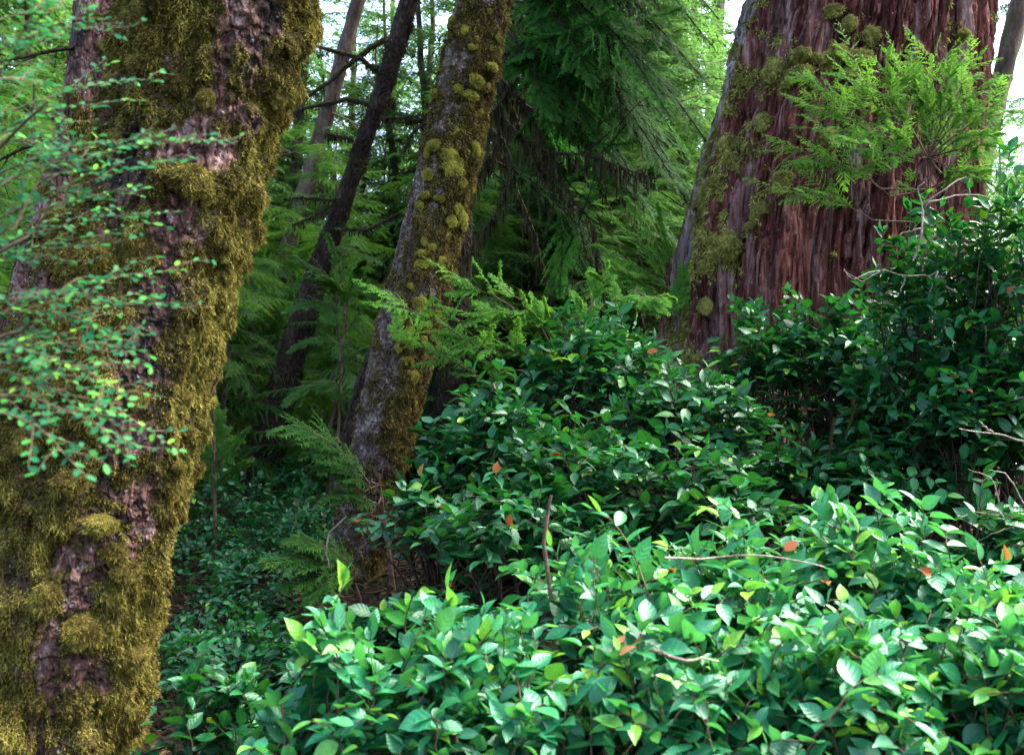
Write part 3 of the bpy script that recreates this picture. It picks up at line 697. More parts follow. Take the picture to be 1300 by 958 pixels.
# 9 red cedar on the right
rows = [(0, 950, 1243), (70, 932, 1240), (144, 908, 1235), (216, 886, 1228), (288, 869, 1219), (360, 852, 1214), (456, 842, 1215), (520, 828, 1225), (620, 806, 1240), (740, 780, 1255)]
def disp_cedar(th, CY, R, out, base):
    c = np.stack([np.cos(th), np.sin(th), CY[..., 2]], -1)
    fl = fbm(c * np.array([2.3, 2.3, .14]), 3, 41)
    st = 1 - np.abs(fbm(c * np.array([9, 9, .32]), 2, 43)); s2 = 1 - np.abs(fbm(c * np.array([26, 26, 1.0]), 3, 47))
    lo = sstep(3.2, .5, CY[..., 2])
    s3 = 1 - np.abs(fbm(np.stack([CY[..., 0] * 11, CY[..., 1] * 11, CY[..., 2] * 1.1], -1) + .25 * fbm(CY * 5, 2, 60)[..., None], 3, 53))
    d = (.15 + .12 * lo) * fl + .12 * (st - .75) + .06 * (s2 - .75) + .040 * (s3 - .75) + .014 * fbm(CY * np.array([1, 1, .3]) * 22, 3, 4)
    m = np.clip(-.05 + .4 * fbm(CY * np.array([1, 1, .7]) * 3.0, 3, 49) + .4 * fbm(CY * 12, 2, 50) + .35 * np.exp(-((th - PI - .35) / .4) ** 2), 0, 1.1)
    m = np.clip(m + .5 * film(base, CED_SPOTS, 1.6) * (.6 + fbm(CY * 14, 2, 5)), 0, 1.1)
    n5 = perlin(c * np.array([6, 6, .22]) + .12 * fbm(CY * 3, 2, 71)[..., None], 72); n6 = perlin(c * np.array([15, 15, .6]) + .15 * fbm(CY * 4, 2, 73)[..., None], 74)
    d = d - .065 * np.exp(-(n5 / .07) ** 2) - .04 * np.exp(-(n6 / .08) ** 2)
    grey = np.clip(1.3 * np.exp(-((th - PI - .12) / .30) ** 2) * (.45 + .55 * sstep(1.5, 6, CY[..., 2])) - .12 + .55 * fbm(c * np.array([4, 4, .4]), 2, 75), 0, 1)  # grey tint along the left flank, stronger higher up
    return d - .01, m, grey
t = thing('red_cedar_tree', 'massive reddish cedar with fluted stringy bark and scattered moss tufts', 'tree', base_of(1020, 640, 8.3))
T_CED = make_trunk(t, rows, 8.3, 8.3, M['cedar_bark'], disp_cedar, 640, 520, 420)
trunk_fuzz(T_CED, 70000, .028, .006, M['moss_cedar'], 5, .35)
cushions(T_CED, CED_SPOTS, cush_olive, 7, 1.25)

# ================================================================== CONIFERS BEHIND
CANOPY = []
def branch_proto(rs, L, n2, n3, bl, bw, droop):
    gf, gw = Geo(), Geo()
    x = np.linspace(0, 1, 9)
    pts = np.stack([x * L, .05 * L * np.sin(x * 3 + rs.rand() * 6) * x, .10 * L * x - droop * L * x ** 2.2], 1)
    spray(gf, gw, pts, UPZ, rs, .42, n2, n3, bl, bw, .3, .8, 0, .012 * L / 1.5)
    return gf.arrays(), gw.arrays()

def xf(arr, g, R, pos, s, dv=0.0):
    V, Q, T, A = arr
    A = A.copy(); A[:, 0] = np.clip(A[:, 0] + dv, 0, 1)
    g.add((V * s) @ R + pos, Q, T, A)

def rot(az, el, roll=0):
    x = np.array([math.cos(az) * math.cos(el), math.sin(az) * math.cos(el), math.sin(el)])
    y = np.array([-math.sin(az), math.cos(az), 0]); z = np.cross(x, y)
    c, s = math.cos(roll), math.sin(roll)
    return np.stack([x, c * y + s * z, c * z - s * y])

def conifer(label, loc, H, Rm, z0, dz, nper, lod, mat, seed, r0, barkm='far_bark', group=None, dead=26, top_pow=.7):
    rs = np.random.RandomState(seed)
    root = thing('hemlock_tree', label, 'tree', loc, group)
    n2, n3, bl, bw = {0: (54, 20, .05, .009), 1: (20, 8, .12, .024), 2: (14, 6, .2, .05)}[lod]
    protos = [branch_proto(rs, 1.0, n2, n3, bl * .62, bw * .62, rs.uniform(.15, .4)) for _ in range(5)]
    gf, gw, gt, gm = Geo(), Geo(), Geo(), Geo()
    loc = np.array(loc)
    zz = np.linspace(-.3, H, 24); wob = np.cumsum(rs.normal(size=(24, 2)) * .03, 0)
    ax_ = np.concatenate([wob, zz[:, None]], 1) + loc
    tube(gt, ax_, np.maximum(r0 * (1 - zz / H * .92), .012), 12, (.2, 0, 0))
    z = z0
    while z < H * .98:
        for k in range(nper):
            az = rs.uniform(0, 2 * PI); zz_ = z + rs.uniform(0, dz)
            q = min(zz_ / H, .99)
            L = Rm * (1 - q) ** top_pow * rs.uniform(.55, 1.15) * (.55 + .45 * sstep(z0, z0 + 2.5, zz_)) + .25
            c = np.array([np.interp(zz_, zz, ax_[:, a]) for a in range(3)])
            Rr = rot(az, rs.uniform(-.45, .12) + .35 * q, rs.uniform(-.3, .3))
            fa, wa = protos[rs.randint(5)]
            dv = rs.uniform(-.15, .15)
            xf(fa, gf, Rr, c, L, dv); xf(wa, gw, Rr, c, L)
        z += dz
    gf.build('crown', M[mat], root); gt.build('trunk', M[barkm], root)
    for k in range(dead):
        h = rs.uniform(.6, max(z0 + 3.5, 2.5) if lod else 2.0); az = rs.uniform(0, 2 * PI); c = np.array([np.interp(h, zz, ax_[:, a]) for a in range(3)])
        lp = twiggy(gw, c, (math.cos(az), math.sin(az), -.1), rs.uniform(.6, 1.7), .016, rs, 1, 4, .5, (.5, 0, 0))
        hanging(gm, lp, 90, .22, rs, .016 if lod else .008)
    gw.build('limb', M[barkm], root); gm.build('hanging_moss', M['hang_olive'], root)
    return root

G_BG = 'hemlocks crowding the background'
def gl_(px, d, py=560):
    p = at(px, py, d); return (p[0], p[1], gz(p[0], p[1]))

# the dark drooping hemlock right of the middle trunk, with hanging moss
rs = np.random.RandomState(77)
hb = base_of(560, 600, 10.5)
t = thing('hemlock_tree', 'dark hemlock with long drooping boughs and hanging brown moss beside the dotted trunk', 'tree', hb)
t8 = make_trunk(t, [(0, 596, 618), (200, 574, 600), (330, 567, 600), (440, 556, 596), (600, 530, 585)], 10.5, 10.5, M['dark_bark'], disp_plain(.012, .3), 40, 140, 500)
gf, gw, gm = Geo(), Geo(), Geo()
boughs = [(-80, (800, 40), 8.8, .2), (-60, (880, 110), 8.6, .3), (-20, (905, 190), 8.5, .35), (20, (880, 262), 8.6, .35), (60, (850, 175), 9.2, .3), (70, (812, 245), 9.3, .3),
          (120, (868, 320), 9.3, .3), (-30, (760, 100), 8.8, .25), (200, (790, 350), 9.3, .25), (-140, (850, 20), 9.0, .3), (-50, (700, 60), 9.0, .15),
          (-110, (760, -10), 8.7, .2), (-90, (910, 60), 9.2, .35), (0, (820, 130), 9.0, .3), (40, (760, 180), 9.1, .2), (-40, (840, 150), 8.4, .3), (30, (700, 150), 9.0, .15), (-10, (895, 230), 9.4, .35), (-70, (860, 60), 8.9, .3), (10, (850, 210), 8.9, .3), (50, (890, 290), 9.0, .35), (-130, (920, 20), 9.3, .35), (90, (830, 300), 9.2, .3)]
trx = lambda y: float(np.interp(y, [-200, 0, 200, 330], [670, 640, 618, 602]))
boughs = [((trx(y), y), b, dd, lift) for (y, b, dd, lift) in boughs]
for (a, b, dd, lift) in boughs:
    pts = arc(at(a[0], a[1], 10.4), at(b[0], b[1], dd), lift, 12)
    pts += np.cumsum(rs.normal(size=pts.shape) * .012, 0)
    spray(gf, gw, pts, UPZ, rs, .30, 74, 24, .05, .0085, .12, .7, 0, .020, .25)
    for q in range(3):
        k0 = rs.randint(3, 9); e = pts[k0] + nrm(pts[k0 + 1] - pts[k0] + rs.normal(size=3) * .6) * rs.uniform(.5, .9)
        s_ = arc(pts[k0], e, -.03, 7); spray(gf, gw, s_, UPZ, rs, .4, 32, 14, .045, .008, .15, .8, 0, .010)
    hanging(gm, pts[2:9], 260, .16, rs, .008)
for (a, b, dd) in [((628, 100), (750, 230), 9.6), ((625, 130), (770, 300), 9.2), ((632, 60), (735, 190), 9.3), ((620, 170), (735, 310), 9.4), ((639, 10), (800, 120), 9.4), ((630, 80), (700, 270), 9.6), ((622, 160), (690, 330), 9.5), ((634, 40), (790, 260), 8.9), ((620, 180), (720, 345), 9.0), ((630, 90), (820, 300), 9.2)]:
    lp = twiggy(gw, at(a[0], a[1], 10.4), at(b[0], b[1], dd) - at(a[0], a[1], 10.4), np.linalg.norm(at(b[0], b[1], dd) - at(a[0], a[1], 10.4)) * 1.25, .022, rs, 2, 5, .4, (.5, 0, 0))
    hanging(gm, lp, 420, .2, rs, .010)
gf.build('crown', M['hem_mid'], t); gw.build('limb', M['dark_bark'], t); gm.build('hanging_moss', M['hang'], t)

# crowns of the big trees, unseen above the picture, added to shade the middle ground
rs = np.random.RandomState(91)
cp = [branch_proto(rs, 1.0, 18, 6, .13, .045, rs.uniform(.15, .4)) for _ in range(4)]
for (tr, R0, z1, z2) in [(T_CED, 3.9, 10.5, 21), (T_MID, 1.7, 12, 18), (t4, 1.5, 13, 18), (t8, 1.6, 13, 18), (t3, 1.8, 15, 20), (T_LEFT, 2.2, 15, 20), (tb, 1.6, 13, 18)]:
    gf, gw, gt = Geo(), Geo(), Geo()
    top = tr.P[-1]; dr = tr.T[-1] / tr.T[-1][2]
    ln = np.array([top + dr * h - np.array([dr[0] * h * .5, dr[1] * h * .5, 0]) * (h / 14) for h in np.linspace(-.4, max(z2 - top[2], 4), 14)])
    tube(gt, ln, np.linspace(tr.R[-1] * 1.0, .03, 14), 14, (.1, 0, 0))
    for z in np.arange(z1, z2, .42):
        q = (z - z1) / (z2 - z1)
        c = np.array([np.interp(z, ln[:, 2], ln[:, a]) if z > ln[0, 2] else np.interp(z, tr.P[:, 2], tr.P[:, a]) for a in range(3)])
        for k in range(5):
            Rr = rot(rs.uniform(0, 6.28), rs.uniform(-.4, .1) + .3 * q, rs.uniform(-.2, .2)); Lb = R0 * (1 - q) ** .7 * rs.uniform(.6, 1.1) + .3
            fa, wa = cp[rs.randint(4)]; xf(fa, gf, Rr, c, Lb, rs.uniform(-.15, .15)); xf(wa, gw, Rr, c, Lb)
    gf.build('crown', M['hem_dark'], tr.root); gw.build('limb', M['dark_bark'], tr.root); gt.build('upper_trunk', M['dark_bark'], tr.root)

# prototypes, then copies
pA = conifer('slender hemlock tree far back in the hazy green of the forest', gl_(430, 20), 12, 2.4, .8, .36, 4, 1, 'hem_far', 1, .16, group=G_BG)
pB = conifer('slender hemlock tree far back in the hazy green of the forest', gl_(880, 21), 14, 2.7, 1.0, .42, 4, 1, 'hem_far', 2, .2, group=G_BG)
pC = conifer('slender hemlock tree far back in the hazy green of the forest', gl_(760, 27), 17, 3.0, 1.0, .46, 4, 1, 'hem_far', 3, .22, group=G_BG)
pD = conifer('young bushy hemlock in the shaded forest understory', gl_(330, 11), 5.2, 1.6, .25, .17, 3, 0, 'hem_spray', 4, .05, dead=3, group='young hemlocks of the understory')
lbl = 'slender hemlock tree far back in the hazy green of the forest'
rnd = random.Random(9)
spots = [(300, 17, pA), (350, 25, pB), (500, 31, pC), (560, 19, pA), (620, 24, pB), (690, 17, pA), (700, 32, pC), (770, 23, pB), (830, 36, pC), (960, 30, pB), (960, 18, pA), (1010, 34, pC), (1240, 38, pC),
         (240, 15, pB), (180, 22, pC), (110, 14, pA), (60, 20, pC), (0, 16, pB), (-50, 12, pA), (-90, 24, pC), (530, 38, pC), (400, 44, pB), (610, 42, pC), (760, 44, pC), (900, 46, pB), (300, 34, pC), (150, 34, pC), (1380, 26, pC), (20, 36, pC), (345, 15, pA)]
low = [(300, 13.5, .55), (350, 16, .62), (405, 14, .5), (455, 17, .7), (520, 15, .62), (570, 16, .75), (640, 14, .6), (720, 16, .75), (790, 15, .62), (850, 16, .66), (250, 13, .6), (30, 12, .6), (110, 15, .75), (-60, 14, .7), (1260, 14, .45), (1310, 17, .5), (480, 21, .75), (380, 20, .7), (610, 22, .85), (700, 13, .7), (745, 14.5, .85), (800, 13, .75), (840, 15, .85), (880, 14, .7), (670, 15, .9), (775, 17, .95), (820, 12, .95), (870, 13, .9), (760, 12.5, .95), (715, 16, 1.05), (430, 15, .6), (330, 19, .8), (760, 20, .8), (880, 21, .75)]
for (px, d, pr) in spots:
    dup(pr, gl_(px, d), rnd.uniform(0, 6.28), rnd.uniform(.85, 1.15), (rnd.uniform(-.04, .04), rnd.uniform(0, .08)))
for (px, d, s) in [(280, 9.5, .7), (400, 9.5, .62), (440, 11, .9), (250, 12, 1), (300, 14, 1.1), (380, 13, 1.0), (600, 11, .8), (560, 13, 1.0), (660, 12, .9), (730, 10.5, .62), (790, 12, .9), (830, 11, .8), (880, 13, 1.0), (1260, 12, .7), (1330, 11, .75), (60, 9, .8), (0, 8, .8), (-40, 10, 1.0), (120, 11, 1.0), (700, 15, 1.1), (470, 15, 1.1), (840, 16, 1.0), (-90, 7, .8), (180, 13, 1)]:
    dup(pD, gl_(px, d), rnd.uniform(0, 6.28), s, (rnd.uniform(-.05, .05), rnd.uniform(-.03, .09)))

for k, (px, d, sc_) in enumerate(low):
    dup((pA, pB, pC)[k % 3], gl_(px, d), rnd.uniform(0, 6.28), sc_ * rnd.uniform(.9, 1.1) * (1, .9, .75)[k % 3], (rnd.uniform(-.04, .04), rnd.uniform(0, .08)))

# trunks seen among the leaves far back
for (rows, d, lab) in [([(0, 838, 856), (100, 830, 848), (330, 812, 834), (560, 795, 820)], 18, 'grey trunk far back left of the cedar, half hidden by hemlock boughs'),
                       ([(0, 1284, 1310), (120, 1255, 1279), (300, 1212, 1240), (560, 1150, 1184)], 15, 'pale leaning trunk against the white sky right of the cedar'),
                       ([(60, 900, 918), (200, 892, 912), (560, 870, 896)], 24, 'dim trunk far back beside the left edge of the cedar'),
                       ([(100, 636, 650), (300, 630, 646), (560, 622, 640)], 20, 'narrow grey trunk far back just right of the dotted mossy trunk')]:
    t = thing('hemlock_tree', lab, 'tree', base_of((rows[-1][1] + rows[-1][2]) / 2, 560, d))
    make_trunk(t, rows, d, d, M['far_bark'], disp_plain(.015, .3), 32, 120, 700)

# wooded slope that closes the view far off
rs = np.random.RandomState(5); g = Geo()
pf = [branch_proto(rs, 1.0, 10, 5, .16, .05, rs.uniform(.15, .4))[0] for _ in range(4)]
for k in range(70):
    x = rs.uniform(-48, 48); y = rs.uniform(46, 66); z = gz(x, y); H = rs.uniform(5, 10)
    for h in np.arange(.5, H, .75):
        for q in range(4):
            xf(pf[rs.randint(4)], g, rot(rs.uniform(0, 6.28), rs.uniform(-.4, .1)), np.array([x, y, z + h]), 3.2 * (1 - h / H) ** .6 + .4, rs.uniform(-.2, .2))
o = g.build('far_forest', M['hem_far']); o['kind'] = 'stuff'; o['label'] = 'far wooded slope closing the view'

# ================================================================== HEMLOCK SAPLINGS
def sapling(label, base, stem_top, sprays, mat, seed, n2=46, n3=16, bl=.036, bw=.0075, len2=.42, wr=.006, droop=.2, lacy=0):
    rs = np.random.RandomState(seed)
    b = np.array(base_of(*base)); tp = at(*stem_top)
    t = thing('hemlock_sapling', label, 'sapling', b)
    gw = Geo(); st = arc(b, tp, .03, 10); tube(gw, st, np.linspace(.018, .006, 10), 6, (.2, 0, 0)); gw.build('stem', M['twig'], t)
    gf, gl = Geo(), Geo()
    for (a, e, lift) in sprays:
        p0 = at(*a); p1 = at(*e)
        k = np.argmin(np.linalg.norm(st - p0, axis=1))
        tube(gl, arc(st[k], p0, 0, 4), .006, 4)
        pts = arc(p0, p1, lift, 9); pts += np.cumsum(rs.normal(size=pts.shape) * .006, 0)
        if lacy:
            tube(gl, pts, np.linspace(wr, wr * .4, len(pts)), 4)
            LL = np.linalg.norm(p1 - p0)
            for q in range(lacy):
                k0 = min(8, 1 + int(rs.rand() * 8)); dd = nrm(pts[k0] - pts[k0 - 1])
                e_ = pts[k0] + nrm(dd * .8 + rs.normal(size=3) * np.array([.55, .4, .3])) * LL * rs.uniform(.22, .48)
                spray(gf, gl, arc(pts[k0], e_, .02 * rs.rand(), 6), nrm(UPZ + rs.normal(size=3) * .3 + np.array([0, -.3, 0])), rs, len2, n2, n3, bl, bw, droop, .8, 0, wr * .5)
        else:
            spray(gf, gl, pts, nrm(UPZ + np.array([0, -.35, 0])), rs, len2, n2, n3, bl, bw, droop, .8, 0, wr)
    gf.build('foliage', M[mat], t); gl.build('branch', M['twig'], t)
    return t
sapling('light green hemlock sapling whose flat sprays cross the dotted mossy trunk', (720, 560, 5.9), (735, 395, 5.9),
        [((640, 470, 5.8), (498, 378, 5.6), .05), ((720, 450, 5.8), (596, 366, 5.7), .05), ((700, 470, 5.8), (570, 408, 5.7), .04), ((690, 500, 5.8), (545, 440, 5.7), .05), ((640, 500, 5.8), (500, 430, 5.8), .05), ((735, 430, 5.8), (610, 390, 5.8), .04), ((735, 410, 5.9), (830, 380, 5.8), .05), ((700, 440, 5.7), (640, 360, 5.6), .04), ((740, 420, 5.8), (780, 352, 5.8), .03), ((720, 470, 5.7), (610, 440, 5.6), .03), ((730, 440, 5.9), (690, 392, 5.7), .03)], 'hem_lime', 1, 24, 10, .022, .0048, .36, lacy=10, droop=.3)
sapling('small hemlock bough arching left with a browned tip below the dotted mossy trunk', (500, 730, 6.0), (480, 600, 6.0),
        [((470, 612, 5.9), (346, 545, 5.8), .12), ((470, 620, 5.9), (380, 570, 5.8), .1), ((460, 625, 5.9), (405, 600, 5.8), .06), ((480, 640, 5.9), (400, 635, 5.7), .05)], 'hem_spray', 2, bl=.045)
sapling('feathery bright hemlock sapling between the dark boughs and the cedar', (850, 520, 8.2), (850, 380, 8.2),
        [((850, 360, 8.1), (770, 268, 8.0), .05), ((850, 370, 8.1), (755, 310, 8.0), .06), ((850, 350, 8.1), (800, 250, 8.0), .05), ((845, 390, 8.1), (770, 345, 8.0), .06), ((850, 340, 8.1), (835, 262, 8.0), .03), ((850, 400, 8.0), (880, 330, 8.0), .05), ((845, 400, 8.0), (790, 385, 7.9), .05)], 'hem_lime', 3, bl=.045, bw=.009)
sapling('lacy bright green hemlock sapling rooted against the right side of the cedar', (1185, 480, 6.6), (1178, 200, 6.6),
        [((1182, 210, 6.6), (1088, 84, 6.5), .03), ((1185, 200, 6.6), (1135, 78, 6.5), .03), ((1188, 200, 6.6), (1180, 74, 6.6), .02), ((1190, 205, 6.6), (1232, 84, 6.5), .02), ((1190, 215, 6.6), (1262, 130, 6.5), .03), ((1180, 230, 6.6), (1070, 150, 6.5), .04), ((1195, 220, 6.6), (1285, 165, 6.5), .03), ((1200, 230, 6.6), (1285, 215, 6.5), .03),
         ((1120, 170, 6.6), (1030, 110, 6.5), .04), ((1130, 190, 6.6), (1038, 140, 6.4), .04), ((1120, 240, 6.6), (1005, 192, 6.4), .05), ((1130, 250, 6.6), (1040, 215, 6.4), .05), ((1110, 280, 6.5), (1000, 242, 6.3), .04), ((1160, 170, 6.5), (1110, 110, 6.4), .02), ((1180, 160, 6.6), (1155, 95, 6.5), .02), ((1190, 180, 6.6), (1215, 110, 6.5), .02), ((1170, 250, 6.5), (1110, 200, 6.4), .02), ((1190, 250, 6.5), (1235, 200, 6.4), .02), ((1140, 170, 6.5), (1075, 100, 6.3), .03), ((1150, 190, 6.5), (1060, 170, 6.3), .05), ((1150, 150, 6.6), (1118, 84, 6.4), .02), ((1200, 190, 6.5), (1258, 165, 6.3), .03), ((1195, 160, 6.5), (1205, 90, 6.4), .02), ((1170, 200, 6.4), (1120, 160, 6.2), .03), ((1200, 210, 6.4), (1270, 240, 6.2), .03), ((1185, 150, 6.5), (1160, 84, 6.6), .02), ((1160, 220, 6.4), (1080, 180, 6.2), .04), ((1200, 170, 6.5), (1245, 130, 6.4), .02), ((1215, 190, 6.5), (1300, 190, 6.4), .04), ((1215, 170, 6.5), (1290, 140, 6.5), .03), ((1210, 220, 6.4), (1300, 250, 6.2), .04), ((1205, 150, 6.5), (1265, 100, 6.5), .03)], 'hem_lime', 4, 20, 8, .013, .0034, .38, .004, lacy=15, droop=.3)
sapling('small upright conifer seedling in the dark hollow beside the huge mossy trunk', (276, 640, 7.0), (272, 515, 7.0),
        [((275, 590, 7), (272, 508, 7), .0), ((275, 600, 7), (240, 555, 6.9), .02), ((275, 600, 7), (312, 545, 6.9), .02), ((275, 610, 7), (232, 590, 6.9), .02), ((275, 610, 7), (322, 585, 6.9), .02)], 'hem_spray', 5, bl=.05)
sapling('low olive hemlock sprays near the ground left of the dotted mossy trunk', (460, 800, 5.6), (450, 740, 5.6),
        [((450, 735, 5.6), (330, 720, 5.4), .06), ((450, 725, 5.6), (360, 690, 5.5), .06), ((450, 745, 5.6), (350, 748, 5.4), .05), ((440, 730, 5.6), (395, 770, 5.3), .05)], 'hem_spray', 6, bl=.045)
sapling('soft green hemlock sapling filling the gap left of the dotted mossy trunk', (420, 640, 8.2), (440, 360, 8.2),
        [((440, 380, 8.2), (368, 330, 8.0), .06), ((440, 400, 8.2), (360, 400, 8.0), .08), ((440, 420, 8.2), (500, 360, 8.1), .06), ((438, 440, 8.2), (372, 450, 8.0), .08), ((435, 460, 8.2), (490, 440, 8.0), .06), ((432, 490, 8.2), (360, 510, 8.0), .08), ((440, 360, 8.2), (420, 300, 8.1), .03), ((432, 500, 8.2), (480, 500, 8.0), .06), ((440, 380, 8.2), (400, 350, 7.8), .06), ((440, 390, 8.2), (462, 330, 7.9), .06)], 'hem_spray', 7, 46, 15, .045, .009)

# ================================================================== SALAL
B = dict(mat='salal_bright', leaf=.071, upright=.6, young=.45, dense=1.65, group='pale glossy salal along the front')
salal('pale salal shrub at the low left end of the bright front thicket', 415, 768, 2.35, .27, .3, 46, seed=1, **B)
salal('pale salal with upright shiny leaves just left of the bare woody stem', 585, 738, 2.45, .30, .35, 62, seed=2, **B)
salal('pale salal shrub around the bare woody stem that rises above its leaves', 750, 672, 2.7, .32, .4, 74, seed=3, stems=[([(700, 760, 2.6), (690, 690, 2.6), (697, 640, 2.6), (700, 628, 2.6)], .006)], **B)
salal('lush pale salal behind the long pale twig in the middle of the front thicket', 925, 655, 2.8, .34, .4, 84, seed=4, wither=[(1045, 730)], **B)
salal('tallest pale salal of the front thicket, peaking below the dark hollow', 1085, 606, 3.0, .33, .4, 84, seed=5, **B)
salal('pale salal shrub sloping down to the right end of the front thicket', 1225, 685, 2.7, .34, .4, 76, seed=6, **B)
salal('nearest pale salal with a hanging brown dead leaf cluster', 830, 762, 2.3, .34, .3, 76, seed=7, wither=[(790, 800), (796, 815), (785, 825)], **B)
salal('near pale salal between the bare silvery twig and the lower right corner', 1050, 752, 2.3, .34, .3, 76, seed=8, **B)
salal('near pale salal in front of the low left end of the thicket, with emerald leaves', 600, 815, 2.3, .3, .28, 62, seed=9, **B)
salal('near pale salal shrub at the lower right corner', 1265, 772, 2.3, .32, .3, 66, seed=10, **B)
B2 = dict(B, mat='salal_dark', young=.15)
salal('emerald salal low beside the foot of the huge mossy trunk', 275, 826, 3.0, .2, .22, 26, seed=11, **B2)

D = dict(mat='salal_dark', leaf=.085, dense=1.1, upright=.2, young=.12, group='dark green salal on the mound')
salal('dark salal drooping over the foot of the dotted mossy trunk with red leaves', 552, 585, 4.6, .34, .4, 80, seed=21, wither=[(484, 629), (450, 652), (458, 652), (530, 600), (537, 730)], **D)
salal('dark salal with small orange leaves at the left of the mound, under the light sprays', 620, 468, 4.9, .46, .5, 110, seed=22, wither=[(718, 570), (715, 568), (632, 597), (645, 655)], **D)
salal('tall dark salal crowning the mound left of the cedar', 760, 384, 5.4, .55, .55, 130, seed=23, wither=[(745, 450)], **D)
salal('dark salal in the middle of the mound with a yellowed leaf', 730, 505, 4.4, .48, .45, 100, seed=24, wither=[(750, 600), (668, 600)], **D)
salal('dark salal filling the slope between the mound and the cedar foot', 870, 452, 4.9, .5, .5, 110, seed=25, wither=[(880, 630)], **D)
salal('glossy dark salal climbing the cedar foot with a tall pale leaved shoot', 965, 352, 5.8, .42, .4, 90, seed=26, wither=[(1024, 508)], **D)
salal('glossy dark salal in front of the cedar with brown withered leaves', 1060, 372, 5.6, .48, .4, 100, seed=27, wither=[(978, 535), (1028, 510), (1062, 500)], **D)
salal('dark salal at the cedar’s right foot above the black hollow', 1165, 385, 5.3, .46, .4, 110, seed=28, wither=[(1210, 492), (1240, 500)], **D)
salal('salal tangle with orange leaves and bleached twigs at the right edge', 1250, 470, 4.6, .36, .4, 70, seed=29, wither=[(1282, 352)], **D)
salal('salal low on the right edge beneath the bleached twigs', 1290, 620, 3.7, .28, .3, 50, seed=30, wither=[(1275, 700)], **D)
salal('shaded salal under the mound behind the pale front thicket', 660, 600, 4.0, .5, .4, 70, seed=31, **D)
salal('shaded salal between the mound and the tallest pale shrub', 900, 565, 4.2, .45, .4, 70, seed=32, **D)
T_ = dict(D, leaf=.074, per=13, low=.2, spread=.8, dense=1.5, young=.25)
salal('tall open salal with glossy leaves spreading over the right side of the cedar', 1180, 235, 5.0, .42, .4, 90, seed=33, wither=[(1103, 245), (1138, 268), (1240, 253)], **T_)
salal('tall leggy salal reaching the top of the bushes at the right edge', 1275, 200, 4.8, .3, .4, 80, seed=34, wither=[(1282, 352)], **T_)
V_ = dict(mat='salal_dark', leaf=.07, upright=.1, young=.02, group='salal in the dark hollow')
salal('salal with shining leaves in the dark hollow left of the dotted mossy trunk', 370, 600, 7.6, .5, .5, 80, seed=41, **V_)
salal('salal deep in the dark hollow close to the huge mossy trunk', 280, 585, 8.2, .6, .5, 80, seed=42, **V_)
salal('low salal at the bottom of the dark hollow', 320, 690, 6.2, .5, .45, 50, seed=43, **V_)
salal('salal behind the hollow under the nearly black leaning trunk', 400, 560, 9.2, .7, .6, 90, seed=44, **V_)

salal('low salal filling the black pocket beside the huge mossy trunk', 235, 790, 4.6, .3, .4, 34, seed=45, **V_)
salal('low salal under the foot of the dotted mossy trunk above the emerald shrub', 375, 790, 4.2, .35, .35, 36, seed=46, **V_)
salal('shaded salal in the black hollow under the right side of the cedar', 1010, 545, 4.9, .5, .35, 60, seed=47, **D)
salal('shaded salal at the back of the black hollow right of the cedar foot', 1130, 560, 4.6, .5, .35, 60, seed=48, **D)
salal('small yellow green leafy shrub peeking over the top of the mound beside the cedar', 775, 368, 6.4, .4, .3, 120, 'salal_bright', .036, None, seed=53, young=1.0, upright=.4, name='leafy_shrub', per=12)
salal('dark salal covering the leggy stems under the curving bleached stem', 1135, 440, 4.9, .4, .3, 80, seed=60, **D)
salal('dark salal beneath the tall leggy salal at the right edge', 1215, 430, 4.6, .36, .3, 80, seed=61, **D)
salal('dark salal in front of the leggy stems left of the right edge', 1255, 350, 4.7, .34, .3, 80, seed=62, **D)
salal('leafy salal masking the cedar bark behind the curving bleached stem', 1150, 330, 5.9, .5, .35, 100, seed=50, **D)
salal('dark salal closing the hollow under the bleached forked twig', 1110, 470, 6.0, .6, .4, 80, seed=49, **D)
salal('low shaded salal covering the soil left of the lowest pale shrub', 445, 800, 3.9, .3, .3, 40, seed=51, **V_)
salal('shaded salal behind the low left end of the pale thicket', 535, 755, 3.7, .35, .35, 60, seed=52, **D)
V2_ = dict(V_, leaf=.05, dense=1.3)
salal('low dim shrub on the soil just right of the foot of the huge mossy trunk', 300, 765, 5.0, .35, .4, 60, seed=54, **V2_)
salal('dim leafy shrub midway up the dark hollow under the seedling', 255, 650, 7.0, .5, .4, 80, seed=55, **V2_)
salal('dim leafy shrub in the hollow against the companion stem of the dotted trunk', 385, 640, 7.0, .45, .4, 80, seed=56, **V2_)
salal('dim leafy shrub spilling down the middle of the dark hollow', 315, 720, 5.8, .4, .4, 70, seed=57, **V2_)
WANT += [(1100, 478), (905, 540), (820, 452), (560, 640), (990, 690), (700, 655), (860, 720), (1190, 720), (640, 500)]
rs = np.random.RandomState(88)
for (wx, wy) in WANT:
    best = None
    for (root, P, Dr, Nr, qx, qy, qd) in REG:
        near = np.hypot(qx - wx, qy - wy) < 13
        if near.any():
            k = np.where(near)[0][np.argmin(qd[near])]
            if best is None or qd[k] < best[0]: best = (qd[k], root, P[k], Dr[k], Nr[k])
    if best is None: continue
    _, root, p, dr, nn = best
    gg = Geo(); put_leaves(gg, (p - .025 * nrm(p - CAM))[None], dr[None], nrm(nn + np.array([0, -.6, 0]))[None], np.array([rs.uniform(.04, .058)]), rs.rand(1), rs)
    w_ = gg.build('withered_leaf', M['withered'], root); w_['label'] = 'withered orange leaf'
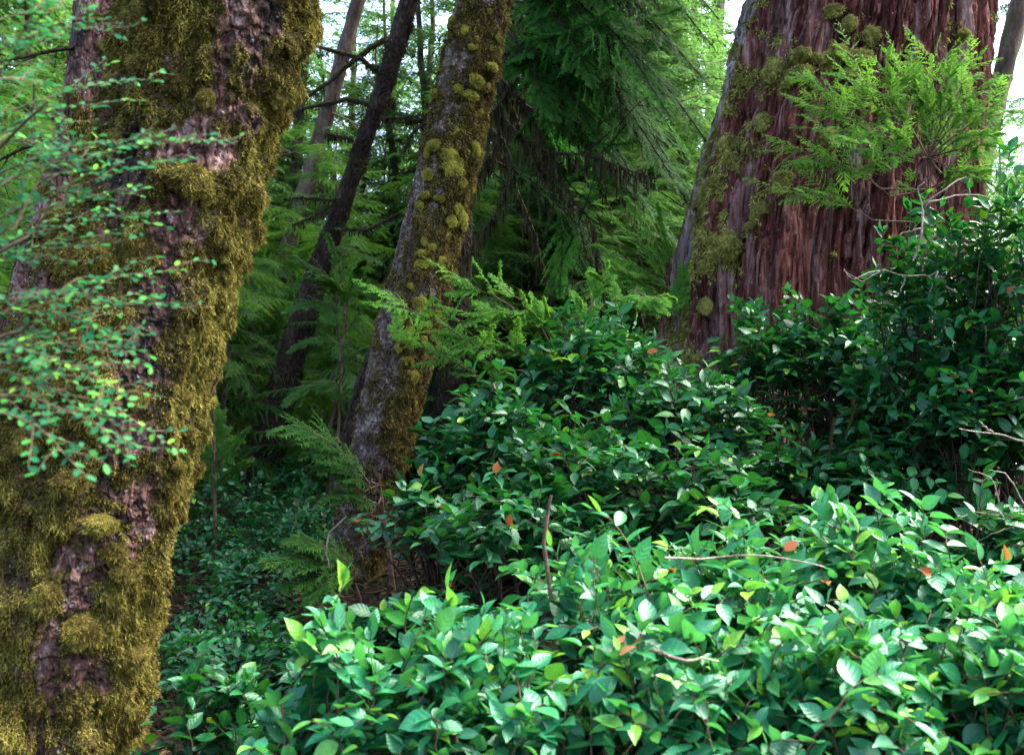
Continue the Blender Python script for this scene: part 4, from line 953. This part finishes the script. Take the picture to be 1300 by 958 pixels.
# fallen leaves on the soil
rs = np.random.RandomState(61); n = 24000
xy = np.stack([rs.uniform(-4, 3.5, n), rs.uniform(1.5, 10, n)], 1); zz = ground(xy[:, 0], xy[:, 1]) + rs.uniform(.002, .03, n)
g = Geo(); dv = rs.normal(size=(n, 3)) * np.array([1, 1, .25]); nv_ = UPZ + rs.normal(size=(n, 3)) * .35
put_leaves(g, np.concatenate([xy, zz[:, None]], 1), dv, nv_, rs.uniform(.03, .075, n), rs.rand(n), rs)
for k in range(700):
    x, y = rs.uniform(-3.2, .8), rs.uniform(2.5, 9); a_ = rs.uniform(0, 6.28); l_ = rs.uniform(.08, .5)
    p0 = np.array([x, y, gz(x, y) + .012]); x2, y2 = x + l_ * math.cos(a_), y + l_ * math.sin(a_); p1 = np.array([x2, y2, gz(x2, y2) + rs.uniform(.01, .09)])
    tube(g, arc(p0, p1, rs.uniform(0, .05), 5) + rs.normal(size=(5, 3)) * .008, np.linspace(.006, .002, 5) * rs.uniform(.5, 1.5), 4, (rs.rand(), 0, 0))
o = g.build('leaf_litter', M['litter']); o['kind'] = 'stuff'; o['label'] = 'brown leaf litter on the forest floor'
# ================================================================== HUCKLEBERRY on the left, close to the lens
rs = np.random.RandomState(15)
hb = at(-260, 900, 1.7); hb = np.array([hb[0], hb[1], gz(hb[0], hb[1])])
t = thing('huckleberry_shrub', 'huckleberry shrub with flat sprays of tiny teal leaves reaching across the left edge', 'shrub', hb)
g, gw, gs = Geo(), Geo(), Geo()
mains = [((-120, 330, 1.7), (-30, 60, 1.65)), ((-140, 400, 1.75), (60, 130, 1.6)), ((-140, 480, 1.7), (40, 300, 1.6)), ((-140, 560, 1.7), (30, 420, 1.6))]
for (a, b) in mains:
    p = arc(at(*a), at(*b), .04, 8); tube(gs, np.concatenate([arc(hb, at(*a), .05, 6), p[1:]]), np.linspace(.006, .0025, 13), 5, (.1, 0, 0))
tw = [((-40, 200), (130, 130)), ((-60, 250), (215, 165)), ((-40, 300), (235, 205)), ((-30, 320), (160, 250)), ((-60, 360), (180, 300)), ((-30, 260), (110, 210)), ((-60, 420), (240, 350)), ((-20, 440), (230, 385)), ((-60, 400), (140, 370)),
      ((-60, 440), (180, 500)), ((-60, 420), (225, 570)), ((-30, 470), (150, 540)), ((-60, 140), (90, 60)), ((-60, 60), (80, 20)), ((-40, 120), (60, 110)), ((-60, 480), (110, 470)), ((-60, 340), (90, 330)), ((60, 230), (275, 182)), ((-40, 520), (120, 600)), ((-60, 200), (60, 180)), ((20, 290), (120, 180)), ((-40, 460), (200, 450)), ((-30, 330), (210, 270)), ((-60, 500), (180, 555)), ((-60, 100), (140, 40)), ((-50, 30), (60, -10)), ((-40, 170), (190, 100)),  ((0, 400), (170, 430))]
for (a, b) in tw:
    d = rs.uniform(1.5, 1.85)
    p = arc(at(a[0], a[1], d), at(b[0], b[1], d + rs.uniform(-.12, .12)), .025, 8); p += np.cumsum(rs.normal(size=p.shape) * .003, 0)
    huckle_twig(g, gw, p, rs, .0165, .012, 0.03, 7, .13, nrm(UPZ + np.array([.1, -.45, 0])))
g.build('foliage', M['huck'], t); gw.build('twig', M['twig'], t); gs.build('stem', M['twig'], t)

# ================================================================== DEAD TWIGS
def dead_twig(label, segs, d, r, seed, mat='dead'):
    rs = np.random.RandomState(seed)
    p = np.array([at(a, b, d) for a, b in segs[0]])
    g = Geo()
    for sgm in segs:
        p = np.array([at(a, b, d + rs.uniform(-.04, .04)) for a, b in sgm])
        tt = np.linspace(0, len(p) - 1, 10); pp = np.stack([np.interp(tt, np.arange(len(p)), p[:, k]) for k in range(3)], 1); pp += np.cumsum(rs.normal(size=pp.shape) * .003, 0)
        tube(g, pp, np.linspace(r, r * .45, 10), 5, (0, 0, 0))
    o = g.build('dead_twig', M[mat], None, at(*segs[0][0], d))
    o['label'] = label; o['category'] = 'twig'; return o
dead_twig('forked bleached twig with crooked tips in front of the cedar foot', [[(1215, 372), (1180, 350), (1150, 352), (1120, 342), (1085, 358), (1075, 342)], [(1120, 342), (1095, 360), (1072, 345)], [(1150, 352), (1140, 372)], [(1180, 350), (1195, 345), (1182, 370)]], 4.7, .0045, 1)
dead_twig('curving bleached stem rising behind the orange leaf on the right', [[(1160, 330), (1172, 290), (1172, 260), (1166, 232), (1178, 226)], [(1172, 260), (1200, 240), (1225, 225)], [(1172, 290), (1150, 300)], [(1172, 262), (1215, 250), (1250, 252)]], 4.6, .005, 2)
dead_twig('long bleached twig lying over the right edge of the hollow', [[(1300, 560), (1262, 548), (1218, 542)], [(1262, 548), (1250, 536)]], 4.0, .005, 3)
dead_twig('brittle grey twig cluster at the right edge above the pale thicket', [[(1305, 690), (1270, 655), (1240, 650), (1225, 660)], [(1270, 655), (1262, 610), (1230, 600)], [(1300, 640), (1280, 600), (1255, 598)], [(1300, 665), (1260, 680), (1240, 690)]], 3.6, .003, 4)
dead_twig('pale broken twig lying across the middle of the front thicket', [[(840, 708), (900, 706), (965, 704), (1040, 718)]], 2.5, .0032, 5)
dead_twig('bare silvery twig at the bottom of the front thicket', [[(825, 822), (860, 845), (912, 848)]], 1.95, .004, 6)
dead_twig('short pale hooked twig at the foot of the dotted mossy trunk', [[(440, 655), (418, 672), (412, 700), (416, 718)]], 5.2, .006, 7)
dead_twig('mossy brown twig hanging in the black hollow under the cedar salal', [[(1085, 505), (1082, 530), (1076, 545)], [(1060, 530), (1055, 560), (1053, 590)]], 4.6, .009, 8, 'hang_olive')

# ================================================================== CAMERA, LIGHT, SKY
cam = bpy.data.cameras.new('camera'); co = bpy.data.objects.new('camera', cam); COL.objects.link(co)
co.location = Vector(CAM); co.rotation_euler = (PI / 2 + PITCH, 0, 0)
cam.sensor_width = 36; cam.lens = 36 * F / 1300; cam.clip_end = 2000; cam.clip_start = .05
cam.dof.use_dof = True; cam.dof.focus_distance = 5.2; cam.dof.aperture_fstop = 5.0
SC.camera = co

EL, AZ = math.radians(58), math.radians(68)      # sun ahead, a little to the right of the view
w = bpy.data.worlds.new('World'); SC.world = w; w.use_nodes = True
nt = w.node_tree; nt.nodes.clear()
sk = nt.nodes.new('ShaderNodeTexSky'); sk.sky_type = 'NISHITA'; sk.sun_disc = False; sk.sun_elevation = EL; sk.sun_rotation = AZ
sk.air_density = 1.0; sk.dust_density = 4.0; sk.ozone_density = 1.0
bg = nt.nodes.new('ShaderNodeBackground'); bg.inputs[1].default_value = .15
wo = nt.nodes.new('ShaderNodeOutputWorld'); nt.links.new(sk.outputs[0], bg.inputs[0]); nt.links.new(bg.outputs[0], wo.inputs[0])
sl = bpy.data.lights.new('sun', 'SUN'); so = bpy.data.objects.new('sun', sl); COL.objects.link(so)
sl.energy = 3.6; sl.angle = math.radians(50); sl.color = (1, .95, .86)
sd = np.array([math.sin(AZ) * math.cos(EL), math.cos(AZ) * math.cos(EL), math.sin(EL)])
so.rotation_euler = Vector(sd).to_track_quat('Z', 'Y').to_euler()
SC.view_settings.view_transform = 'Standard'; SC.view_settings.look = 'None'; SC.view_settings.gamma = 1; SC.view_settings.exposure = 2.95
SC.render.film_transparent = False
SC.cycles.max_bounces = 8; SC.cycles.diffuse_bounces = 4; SC.cycles.transmission_bounces = 4; SC.cycles.glossy_bounces = 3
SC.cycles.use_denoising = True
